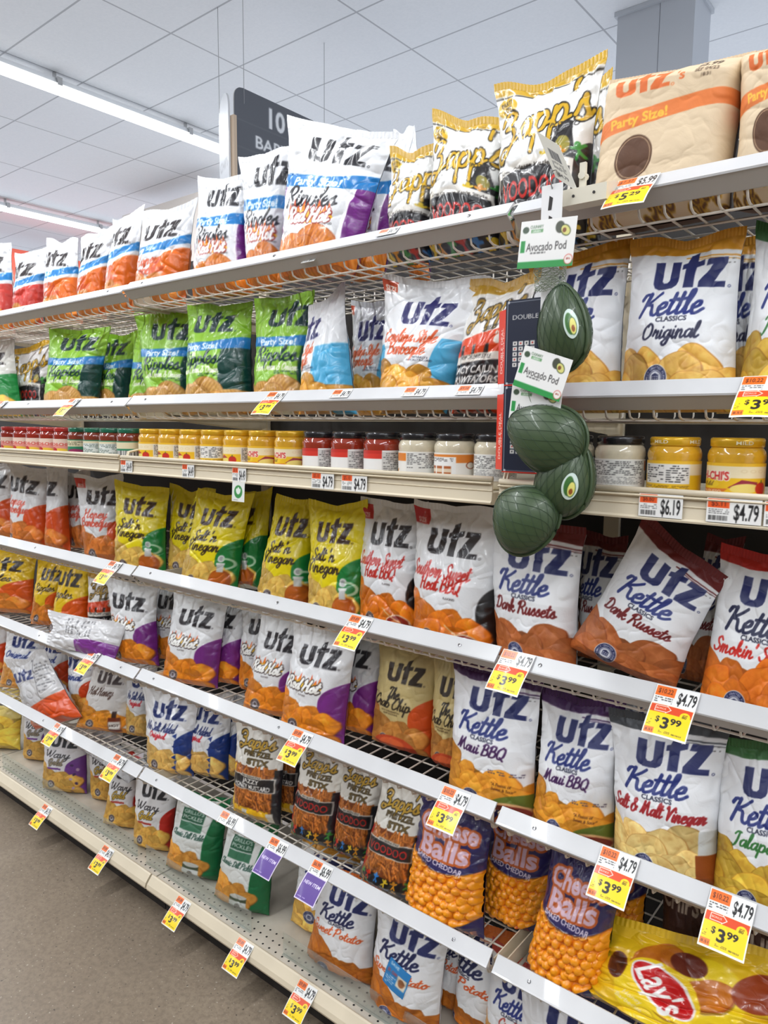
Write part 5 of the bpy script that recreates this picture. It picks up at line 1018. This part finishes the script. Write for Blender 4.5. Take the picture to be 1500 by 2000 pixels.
TICKETS = [
(-965, 1173, 1919, '-', '52', 50, 0, 50, 'price label under the smallest voodoo bag, top rail'),
(-1180, 1173, 1893, '-', '52', 40, 0, 40, 'price label hanging below the largest red hot ripples bag'),
(-477, 1173, 1918, '5', '99', 66, 0, 100, 'five twenty-nine sale ticket under the tan paper bag'),
(-2716, 1173, 1605, '3', '89', 60, 0, 40, 'sale ticket at the left edge on the second rail'),
(-2219, 1173, 1605, '3', '89', 62, 0, 50, 'sale ticket under the leftmost green bag'),
(-1299, 1173, 1605, '3', '89', 60, 0, 60, 'sale ticket under the right green ripples bag'),
(-1091, 1173, 1605, '-', '52', 52, 0, 60, 'price label under the sideways blue bag'),
(-895, 1173, 1605, '-', '52', 54, 0, 60, 'price label under the upright barbeque bag'),
(-768, 1173, 1605, '-', '52', 54, 0, 60, 'price label under the red striped bag'),
(-275, 1173, 1605, '3', '22', 68, 0, 110, 'sale ticket cut by the right edge, second rail'),
(-2019, 1173, 1115, '3', '89', 64, 0, 50, 'sale ticket beneath the first yellow vinegar bag'),
(-1040, 1173, 1116, '3', '89', 63, 0, 80, 'sale ticket between the yellow vinegar and southern heat bags'),
(-659, 1173, 1116, '3', '22', 66, 0, 100, 'sale ticket beneath the dark russets bag by the rail joint'),
(-374, 1173, 1115, '3', '22', 67, 0, 110, 'shiny sale ticket beneath the tipped dark russets bag'),
(-2161, 1173, 805, '3', '89', 62, 0, 50, 'sale ticket by the fallen silver and purple bag'),
(-1221, 1173, 804, '3', '89', 63, 0, 70, 'sale ticket beneath the crumpled red hot bag'),
(-787, 1173, 804, '3', '22', 64, 0, 95, 'sale ticket beneath the left Maui barbeque bag'),
(-453, 1173, 805, '3', '22', 66, 0, 105, 'sale ticket between Maui barbeque and malt vinegar bags'),
(-273, 1173, 804, '3', '22', 66, 0, 110, 'sale ticket beneath the green lettered kettle bag'),
(-2409, 1173, 495, '3', '89', 60, 0, 45, 'sale ticket beneath the tipped silver and orange bag'),
(-2030, 1173, 496, '3', '89', 62, 0, 55, 'sale ticket beneath the flat silver bag'),
(-1501, 1173, 496, '-', '69', 62, 0, 60, 'plain six ninety-nine label left of the honey mustard pretzels'),
(-1307, 1173, 495, 'p', '69', 62, 0, 80, 'purple new item ticket beneath the honey mustard pretzels'),
(-1157, 1173, 495, 'p', '69', 63, 0, 90, 'purple new item ticket beneath the voodoo pretzels'),
(-2560, 1187, 139, '3', '89', 62, 0, 45, 'floor level sale ticket at the far left'),
(-2148, 1187, 139, '3', '89', 62, 0, 55, 'floor level sale ticket beneath the wavy gold bags'),
(-1736, 1187, 139, '3', '89', 62, 0, 65, 'floor level sale ticket beneath the dill pickle bags'),
(-1460, 1187, 139, '3', '89', 62, 0, 75, 'floor level sale ticket by the empty deck'),
(-1223, 1187, 139, '3', '89', 63, 0, 85, 'floor level sale ticket beneath the sweet potato bags'),
]
tdir = np.array([0, -math.cos(math.radians(42)), -math.sin(math.radians(42))])
for (x, y, z, kind, strip, w, tilt, npx, lab) in TICKETS:
    P = np.array([x, y, z])/1000.0; w = w/1000.; n = int(np.clip(npx, 20, 110))
    g = 'yellow sale tickets on the price rails' if kind in '35' else ('purple new item tickets' if kind == 'p' else 'white price labels on the rails')
    t = empty('price_ticket', P, lab, 'price ticket', g)
    U = np.array([w, 0, 0]); off = np.array([0, -.7, .7])*.0022
    U2 = U+np.array([0, 0, tilt*w])
    panel_grid(STRIPS[strip], P+off+tdir*w*.50+tilt*0, U2, -tdir*w*.50, 'price_label', t, n, max(12, n//2), .0005, M['label'])
    if kind != '-':
        H = w*(.84 if kind in '35' else .98)
        panel_grid(CARDS[kind], P+off*1.35+tdir*(w*.50+H), U2, -tdir*H, 'sale_card' if kind != 'p' else 'new_item_card', t, n, n, .0006, M['label'], bend=lambda s, t_: .002*np.sin(t_*3)+.0012*np.sin(s*4))['label'] = 'yellow sale card' if kind != 'p' else 'purple card'
def shelf_label(left, right, seed):
    c = Cv(.60, (238, 238, 236), W=150); c.rect(.02, .42, .36, .58, (236, 92, 36)); text(c, left, .22, .47, .13, (110, 34, 16), w=.26, bold=.01); micro(c, .04, .42, .2, .34, (110, 110, 110), 3, seed); barcode(c, .04, .4, .05, .17, seed)
    text(c, right, .73, .29, .4, (24, 24, 26), w=.44, bold=.015); return c
JL = [(-2.86, 'x', '$4.49', .06, 'price label at the left end of the jar shelf'), (-1.873, '$5.10', '$4.49', .058, 'price label at the joint of the jar shelf bays'), (-1.585, '$5.10', '$4.49', .05, 'price label below the first yellow jars'), (-1.385, '$5.10', '$4.49', .05, 'price label above the green leaf card'),
      (-1.118, '$5.10', '$4.79', .066, 'price label under the first red labelled jars'), (-1.030, '$5.10', '$4.79', .07, 'second price label under the red labelled jars'), (-.403, '$6.60', '$6.19', .066, 'six nineteen price label right of the avocado pods'), (-.303, '$5.11', '$4.79', .074, 'price label under the mild yellow cheese jar'), (-.226, '$5.24', '$4.79', .07, 'price label cut by the right edge on the jar shelf')]
for k, (x, a, b_, w, lab) in enumerate(JL):
    c = shelf_label(a, b_, k); t = empty('price_ticket', (x, yj-.005, zj-.045), lab, 'price ticket', 'white price labels on the jar shelf')
    panel_grid(c, (x, yj-.0046, zj-.0465-.001), (w, 0, 0), (0, .001, .0355), 'price_label', t, 84, 50, .0005, M['label'])
t = empty('price_ticket', (-1.375, yj-.008, zj-.09), 'white hanging card with a round green leaf mark', 'price ticket')
c = Cv(1.0, (226, 228, 224), W=90); c.ell(.5, .5, .33, .33, (60, 140, 74)); c.ell(.42, .52, .09, .16, (226, 234, 226), .5); c.ell(.58, .52, .09, .16, (226, 234, 226), -.5); c.ell(.5, .6, .08, .14, (226, 234, 226)); micro(c, .05, .5, .05, .11, (110, 110, 110), 1)
panel_grid(c, (-1.380, yj-.011, zj-.094), (.045, 0, 0), (0, .003, .047), 'leaf_card', t, 60, 60, .0005, M['label'])

# ------------------------------------------------------------------ jars
JR = .0415
def jar_label(kind, face):
    c = Cv(.62, (240, 238, 234), W=230)
    if kind == 'yellow':
        c.rect(0, 1, 0, .62, (236, 190, 34)); c.rect(0, 1, .34, .62, (240, 226, 190)); c.rect(0, 1, .56, .62, (240, 190, 40))
        if face == 'front':
            for k in range(4): c.ell(.62+.1*k, .47, .035, .03, (226, 206, 160)); c.ell(.62+.1*k, .47, .026, .021, (240, 226, 190))
            c.poly([(.46, .16), (.6, .31), (.78, .27), (.78, .2), (.5, .14)], (150, 40, 60)); c.ell(.64, .15, .16, .09, (236, 216, 120), .1); c.ell(.84, .15, .085, .12, (190, 40, 34)); c.rect(.83, .85, .25, .31, (90, 110, 50))
            text(c, "CHI-CHI'S", .24, .38, .16, (206, 38, 30), w=.46, bold=.03, outline=(246, 240, 230), ow=.012); c.ell(.20, .22, .16, .09, (240, 204, 50)); script(c, 'Mild', .20, .22, .16, (130, 100, 30), pen=.008, h=.08); c.poly([(.02, .04), (.42, .08), (.46, .14), (.02, .12)], (216, 120, 50)); text(c, 'CON QUESO', .22, .085, .045, (250, 240, 226), w=.34)
        elif face == 'side':
            c.rect(.62, .90, .1, .54, (232, 230, 226)); micro(c, .64, .88, .12, .52, (70, 70, 70), 9, 4); c.ell(.25, .15, .13, .1, (236, 216, 120)); c.poly([(.1, .2), (.25, .32), (.36, .22)], (170, 50, 40)); c.ell(.46, .16, .08, .12, (196, 44, 36)); c.rect(.45, .47, .25, .32, (90, 110, 50))
            for k in range(3): c.ell(.2+.14*k, .45, .05, .035, (222, 200, 150)); c.ell(.2+.14*k, .45, .04, .026, (240, 226, 190))
        else:
            c.rect(.16, .74, .17, .56, (232, 230, 226)); micro(c, .18, .44, .19, .54, (60, 60, 60), 8, 5); micro(c, .47, .72, .19, .54, (60, 60, 60), 8, 6); micro(c, .16, .74, .02, .14, (110, 80, 20), 5, 7); c.ell(.04, .2, .07, .1, (196, 60, 40))
    elif kind == 'red':
        c.rect(0, 1, 0, .62, (238, 238, 236)); c.rect(.04, .62, .40, .62, (214, 56, 42)); c.rect(.04, .62, .53, .62, (196, 44, 34)); c.rect(.62, .95, .06, .58, (206, 206, 204)); micro(c, .64, .93, .08, .56, (90, 90, 90), 10, 8); c.ell(.02, .08, .06, .06, (200, 90, 80))
    elif kind == 'cream':
        c.rect(0, 1, 0, .62, (238, 236, 230)); c.rect(0, 1, .38, .58, (224, 130, 44)); 
        if face == 'front':
            c.rect(.06, .62, .06, .52, (240, 240, 238)); micro(c, .1, .58, .40, .5, (70, 60, 60), 3, 9)
            for k in range(3): c.rect(.16+.14*k, .27+.14*k, .10, .30, (176, 96, 50)); c.rect(.16+.14*k, .27+.14*k, .15, .24, (226, 206, 180))
            c.ell(.86, .32, .09, .09, (150, 80, 50)); c.ell(.86, .32, .07, .07, (230, 226, 216))
        elif face == 'side':
            c.rect(.42, .93, .10, .60, (226, 226, 222)); micro(c, .44, .91, .2, .58, (80, 80, 80), 9, 10); barcode(c, .48, .9, .01, .09, 3); c.poly([(.1, .1), (.25, .2), (.2, .04)], (224, 150, 60)); text(c, 'Dip', .1, .3, .06, (70, 50, 40))
        else:
            c.rect(.06, .94, .02, .60, (226, 226, 222)); micro(c, .1, .9, .28, .58, (70, 70, 70), 8, 11); micro(c, .1, .9, .1, .26, (120, 120, 120), 6, 12); barcode(c, .2, .5, .02, .08, 4)
    elif kind == 'salsa':
        c.rect(0, 1, 0, .62, (226, 150, 140)); c.rect(0, 1, .36, .62, (232, 206, 190)); c.ell(.5, .14, .2, .1, (236, 196, 60)); c.ell(.3, .16, .12, .12, (190, 40, 34)); text(c, "CHI-CHI'S", .5, .40, .12, (206, 38, 30), w=.5, bold=.02)
    else:
        c.rect(0, 1, 0, .62, (30, 130, 92)); c.rect(0, 1, .34, .58, (226, 214, 180)); 
        if face == 'side': barcode(c, .2, .8, .02, .28, 5)
        elif face == 'front': c.ell(.5, .14, .22, .11, (150, 40, 90)); micro(c, .2, .8, .38, .54, (90, 90, 60), 3, 3)
        else: c.rect(.25, .75, .05, .5, (222, 226, 222)); micro(c, .28, .72, .08, .48, (90, 110, 100), 8, 3)
    return c
CONT = dict(yellow=(222, 168, 44), red=(150, 50, 30), cream=(216, 206, 180), salsa=(150, 40, 24), green=(128, 52, 34))
LID = dict(yellow=(226, 176, 34), red=(26, 26, 30), cream=(26, 26, 30), salsa=(178, 40, 36), green=(24, 104, 78))
JM = {k: mat(k+'_dip_behind_glass', v, .12, noise=.10, nscale=60, coat=1.0) for k, v in CONT.items()}
LM = {k: mat(k+'_jar_lid', v, .25, coat=.4, metal=.3 if k == 'yellow' else 0) for k, v in LID.items()}
LT = {}
def jar(kind, face, x, y, s, lab, turn):
    t = empty('dip_jar', (x, y, JDECK), lab, 'jar', 'dip jars on the beige shelf')
    h = s/.0415; z = JDECK+.0005
    mb = MB(); mb.lathe([(.001, .0), (.036, 0), (.0405, .004), (.0415, .012), (.0408, .016), (.0405, .068), (.0415, .0725), (.0415, .078), (.0400, .084), (.0368, .0885), (.0352, .0915)], (x, y, z), 40)
    mb.v = [((a-x)*h+x, (b-y)*h+y, c) for a, b, c in mb.v]; mb.build('jar_body', JM[kind], t, True)
    mb = MB(); mb.lathe([(.001, .090), (.0372, .090), (.0382, .0915), (.0385, .101), (.0372, .1035), (.035, .1042), (.001, .1036)], (x, y, z), 40)
    mb.v = [((a-x)*h+x, (b-y)*h+y, c) for a, b, c in mb.v]; lid = mb.build('lid', LM[kind], t, True)
    key = (kind, face)
    if key not in LT: LT[key] = jar_label(kind, face)
    nx, ny = 120, 56; sg, tt = np.meshgrid(np.linspace(0, 1, nx), np.linspace(0, 1, ny)); a = -PI/2+turn+(sg-.5)*PI*1.05; R = .0413*h
    V = np.stack([R*np.cos(a), R*np.sin(a), .0175+.0495*tt], -1)
    add('jar_label', V.reshape(-1, 3), quads(nx, ny), M['label'], t, None, True, lin(sample(LT[key], sg, tt).reshape(-1, 3)))
    if kind == 'yellow' and x > -.6:
        for q in ((-.75, .75) if face != 'front' else (.05,)):
            T_ = glyphs('MILD', .01); P = T_.reshape(-1, 2)*.0075; P[:, 0] -= .009; aa = -PI/2+turn+.35+q+P[:, 0]*1.5/.0385
            R2 = .03865*h; V = np.stack([R2*np.cos(aa), R2*np.sin(aa), .0945+P[:, 1]], -1); F = np.arange(len(V)).reshape(-1, 3)
            add('lid_lettering', V, F, M['letter'], lid, None, False)
M['letter'] = mat('cream_lettering', (236, 226, 190), .5)
JARS = [(-2.725, 'salsa', 's'), (-2.627, 'salsa', 'front'), (-2.53, 'salsa', 'front'), (-2.434, 'salsa', 'front'), (-2.338, 'salsa', 'side'), (-2.244, 'green', 'front'), (-2.15, 'green', 'back'), (-2.056, 'green', 'back'), (-1.957, 'green', 'side'),
        (-1.842, 'yellow', 'side'), (-1.746, 'yellow', 'side'), (-1.651, 'yellow', 'side'), (-1.557, 'yellow', 'back'), (-1.462, 'yellow', 'side'), (-1.367, 'yellow', 'front'), (-1.270, 'yellow', 'front'),
        (-1.176, 'red', 'front'), (-1.086, 'red', 'front'), (-.990, 'red', 'front'), (-.895, 'cream', 'side'), (-.805, 'cream', 'front'), (-.712, 'cream', 'back'),
        (-.560, 'cream', 'back'), (-.470, 'cream', 'back'), (-.380, 'yellow', 'back'), (-.287, 'yellow', 'front'), (-.192, 'yellow', 'front')]
DSC = dict(salsa='red lidded salsa jar', green='green lidded salsa jar', yellow='yellow lidded cheese dip jar', red='black lidded jar with red and white label', cream='black lidded creamy dip jar')
ORD = ['first', 'second', 'third', 'fourth', 'fifth', 'sixth', 'seventh', 'eighth']
cnt = {}
for x, kind, face in JARS:
    key = kind+('R' if x > -.6 else ''); cnt[key] = cnt.get(key, 0)+1
    lab = f"{DSC[kind]}, {ORD[cnt[key]-1]} counting rightwards" + (' past the avocado pods' if x > -.6 else ' on the jar shelf')
    jar(kind, face, x, 1.213, .0415 if x > -2.2 else .042, lab, math.atan2(-x, 1.2)*.0+(.55 if x < -1.2 else .25 if x < -.6 else .12))
# ------------------------------------------------------------------ avocado pods on a clip strip, card boxes, ticket clip
pod_m = mat('dark_green_moulded_plastic', (58, 76, 48), .42, noise=.10, nscale=12, coat=.1)
net_m = mat('green_netting', (44, 66, 46), .5)
netc_m = mat('pale_netting', (150, 160, 140), .5)
white_p = mat('white_plastic_strip', (232, 232, 232), .35)
def pod(cx, cy, cz, w, h, d, ang, lab, sticker, turn=0.0, card=None):
    t = empty('avocado_pod', (cx, cy, cz), lab, 'avocado saver', 'green avocado pods on the clip strip')
    ca, sa = math.cos(ang), math.sin(ang); ct, st = math.cos(turn), math.sin(turn)
    def X(p):
        x, y, z = p; x, y = x*ct-y*st, x*st+y*ct; return np.array([cx+x*ca-z*sa, cy+y, cz+x*sa+z*ca])
    nu, nv = 44, 30
    def surf(u, v, k=1.0, side=0):
        # egg outline in x-z, domed in y
        z = math.cos(v); r = math.sin(v); wd = (1-.22*z)*(1 if z < 0 else 1-.10*z*z)
        yv = math.sin(u)*r*d*k
        if abs(math.sin(u)) < .999: yv = math.copysign(abs(math.sin(u))**.8, math.sin(u))*r*d*k
        return (w*.5*math.cos(u)*r*wd*k, yv, h*.5*z*k)
    for half in (0, 1):
        V = []; n2 = nu//2+1
        for j in range(nv+1):
            for i in range(n2):
                u = (PI if half else 0)+PI*i/(n2-1); V.append(X(surf(u, PI*j/nv)))
        V = np.array(V); F = quads(n2, nv+1); V = V-np.array([cx, cy, cz])
        add('pod_half', V, F, pod_m, t, None, True)
    # rolled rim where the halves meet
    mb = MB(); mb.tube([X([q*1.03 for q in surf(0 if i < 24 else PI, PI*(i/24 if i < 24 else (48-i)/24))]) for i in range(48)], .0032, 8, closed=True); mb.build('rim', pod_m, t, True)
    mb = MB()
    for k in range(20):
        for s in (1, -1):
            mb.tube([X(surf(PI+.0+(PI*k/10.)+s*1.5*(j/14), .12+(PI-.3)*j/14, 1.025)) for j in range(15)], .00032, 3)
    mb.build('netting', net_m, t)
    if sticker:
        c = Cv(1.25, (196, 214, 208), W=80); c.ell(.5, .6, .47, .58, (206, 222, 214)); c.ell(.42, .62, .30, .46, (60, 110, 50), .1); c.ell(.6, .52, .26, .38, (40, 84, 40)); c.ell(.6, .52, .22, .34, (226, 220, 120)); c.ell(.6, .42, .12, .14, (150, 84, 36))
        s, tt = np.meshgrid(np.linspace(-1, 1, 32), np.linspace(-1, 1, 36)); V = []; K = []
        for a, b in zip(s.ravel(), tt.ravel()):
            rr = math.sqrt(a*a*.999+b*b*.999); f = 1/max(1, rr/1.0+1e-9)
            u = 1.5*PI+sticker[0]+a*f*.30; v = PI/2+sticker[1]-b*f*.34; V.append(X(surf(u, v, 1.035))-np.array([cx, cy, cz]))
        F = quads(32, 36); cen = [(s.ravel()[q].mean(), tt.ravel()[q].mean()) for q in F]; F = F[[a*a+b*b <= 1.02 for a, b in cen]]
        add('round_sticker', np.array(V), F, M['label'], t, None, True, lin(sample(c, (s+1)/2, (tt+1)/2).reshape(-1, 3)))
    if card:
        x0, z0, ww, hh_, rot = card
        c = Cv(.72, (238, 238, 236), W=190); c.rect(0, 1, 0, .10, (44, 150, 74)); c.rect(.03, .11, .24, .42, (44, 150, 74)); text(c, 'Avocado Pod', .50, .32, .13, (36, 34, 34), w=.72, bold=.0); micro(c, .14, .5, .2, .25, (110, 110, 110), 1)
        text(c, 'CULINARY', .30, .62, .045, (80, 110, 80), w=.24); c.rect(.20, .42, .53, .58, (110, 160, 110)); text(c, 'GREEN', .3, .555, .035, (240, 245, 240)); c.ell(.10, .58, .06, .05, (60, 80, 60)); c.ell(.72, .58, .08, .09, (70, 74, 60), .3); c.ell(.82, .53, .10, .075, (50, 66, 34), -.7); c.ell(.82, .53, .088, .062, (220, 216, 130), -.7); c.ell(.80, .53, .033, .035, (130, 78, 36)); c.ell(.92, .10, .075, .075, (206, 70, 60)); c.ell(.92, .10, .066, .066, (240, 236, 230)); text(c, 'BPA', .92, .11, .03, (160, 60, 50))
        cr, sr = math.cos(rot), math.sin(rot)
        panel_grid(c, (x0, cy-.012, z0), (ww*cr, -.01, ww*sr), (-hh_*sr, 0, hh_*cr), 'header_card', t, 110, 80, .0008, M['card'])
        # gathered net neck between the card and the pod
        mb = MB(); tx, tz = x0+ww*.5, z0+.004; bz = cz+h*.47*ca
        for k in range(16):
            a = 2*PI*k/16
            mb.tube([(tx+(.025+.004*math.sin(k*3))*math.cos(a+q*.35*(1 if k % 2 else -1)), cy+.004+.008*math.sin(a+q*.3), tz+(bz-tz)*q/8) for q in range(9)], .0006, 3)
        for k in range(10):
            z_ = tz+(bz-tz)*(k+.5)/10; mb.tube([(tx+.026*math.cos(2*PI*j/12), cy+.004+.008*math.sin(2*PI*j/12), z_+.002*math.sin(j*2+k)) for j in range(12)], .0005, 3, closed=True)
        mb.build('net_neck', netc_m, t)
pod(-.520, 1.085, 1.685, .086, .132, .036, .10, 'avocado pod hanging highest on the strip, round sticker on it', (.95, .02), -.30, (-.600, 1.783, .100, .072, -.09))
pod(-.540, 1.075, 1.515, .104, .138, .042, 1.15, 'netted avocado pod lying sideways below the highest one', None, .1, (-.596, 1.598, .092, .066, -.32))
pod(-.508, 1.088, 1.447, .094, .122, .040, -.35, 'avocado pod with round sticker, second from the bottom', (.75, -.02), -.2, (-.610, 1.535, .095, .066, -.10))
pod(-.566, 1.060, 1.383, .112, .108, .040, .9, 'lowest avocado pod, hanging in front of the kettle bags', None, .2, None)
t = empty('clip_strip', (-.556, 1.10, 1.9), 'white plastic hanging strip holding the avocado pods', 'clip strip')
mb = MB(); w2 = .0185
mb.box(-.574, -.538, 1.100, 1.1012, 1.79, 1.912); mb.box(-.571, -.541, 1.1025, 1.1035, 1.46, 1.80); mb.build('strip', white_p, t)
for z in (1.885, 1.855):
    mb = MB(); mb._a([(-.560, 1.0996, z+.010), (-.554, 1.0996, z+.006), (-.556, 1.0996, z-.012), (-.562, 1.0996, z-.012)], [(0, 1, 2, 3)]); mb.build('slot', M['dark'], t)
mb = MB(); mb.tube([(-.556, 1.1005, 1.905), (-.556, 1.092, 1.915), (-.556, 1.094, 1.93), (-.553, 1.105, 1.934), (-.55, 1.112, 1.925)], .0012, 6); mb.build('wire_hook', M['chrome'], t, True)
# white ticket clip on the top rail
t = empty('ticket_clip', (-.52, 1.12, 1.90), 'off-white plastic ticket clip standing on the top price rail', 'ticket holder')
offw = mat('off_white_plastic', (214, 208, 190), .4)
mb = MB(); mb.prism([(1.118, 1.880), (1.118, 1.905), (1.150, 1.915), (1.176, 1.915), (1.176, 1.905), (1.150, 1.900), (1.148, 1.880)], -.548, -.474); mb.build('clamp_base', offw, t)
for x in (-.528, -.494):
    mb = MB(); mb.lathe([(.001, 0), (.0022, 0), (.0022, .001), (.001, .001)], (x, 1.1168, 1.893), 10, axis='y'); mb.build('clamp_screw', M['dark'], t)
mb = MB(); mb.box(-.524, -.514, 1.128, 1.134, 1.90, 1.945); mb.tube([(-.519, 1.125, 1.925), (-.519, 1.14, 1.925)], .006, 10); mb.build('swivel_arm', offw, t)
c = Cv(1.8, (222, 220, 210), W=60); barcode(c, .25, .75, .9, 1.3, 2); micro(c, .2, .8, .5, .85, (90, 90, 90), 6, 2); text(c, '$4.79', .5, .3, .15, (70, 70, 70))
panel_grid(c, (-.556, 1.110, 1.925), (.034, .012, -.026), (-.026, -.02, .070), 'card_holder', t, 44, 80, .002, M['card'])
# two boxes of playing cards
for k, (zt, zbm, lab) in enumerate(((1.742, 1.600, 'upper navy and red card game box hanging beside the avocado pods'), (1.600, 1.452, 'lower navy and red card game box resting above the jar shelf'))):
    t = empty('card_game_box', (-.61, 1.13, zbm), lab, 'card game box', 'navy and red card game boxes')
    x0, x1, y0, y1 = -.640, -.572, 1.112, 1.145
    mb = MB(); mb.box(x0, x1, y0, y1, zbm, zt-.004); mb.build('box_body', mat('red_card_%d' % k, (222, 54, 30), .4), t)
    c = Cv((zt-zbm)/(x1-x0), (26, 34, 56), W=110); a_ = c.asp
    for r in range(5):
        for q in range(4): c.rect(.22+.16*q, .34+.16*q, a_*.22+.13*r, a_*.22+.13*r+.10, (222, 220, 216)); c.rect(.26+.16*q, .30+.16*q, a_*.22+.13*r+.03, a_*.22+.13*r+.07, (200, 50, 40) if (r+q) % 2 else (40, 40, 50))
    text(c, 'DOUBLE', .55, a_*.80, .12, (226, 224, 220), w=.7, bold=0); e = .05
    c.segs([(e, e, 1-e, e), (1-e, e, 1-e, a_-e), (1-e, a_-e, e, a_-e), (e, a_-e, e, e)], .006, (170, 176, 186))
    for px_, py_ in ((e, e), (1-e, e), (e, a_-e), (1-e, a_-e)): c.ell(px_+.03, py_, .03, .035, (200, 204, 210))
    c.rect(0, 1, 0, .03, (222, 54, 30))
    panel_grid(c, (x0, y0-.0004, zbm), (x1-x0, 0, 0), (0, 0, zt-zbm), 'front_print', t, 80, 160, .0003, M['card'])
    c = Cv((zt-zbm-.02)/.03, (222, 54, 30), W=60); text(c, 'DOUBLE DEAL', .5, c.asp*.45, .34, (246, 236, 226), w=c.asp*.62, bold=.0, rot=PI/2); micro(c, .7, .8, c.asp*.3, c.asp*.7, (240, 200, 190), 12, 3)
    # slanted red tuck side facing left
    panel_grid(c, (x0-.022, y0+.016, zbm+.004), (.0225, -.0165, 0), (0, 0, zt-zbm-.018), 'side_print', t, 44, 130, .001, M['card'])
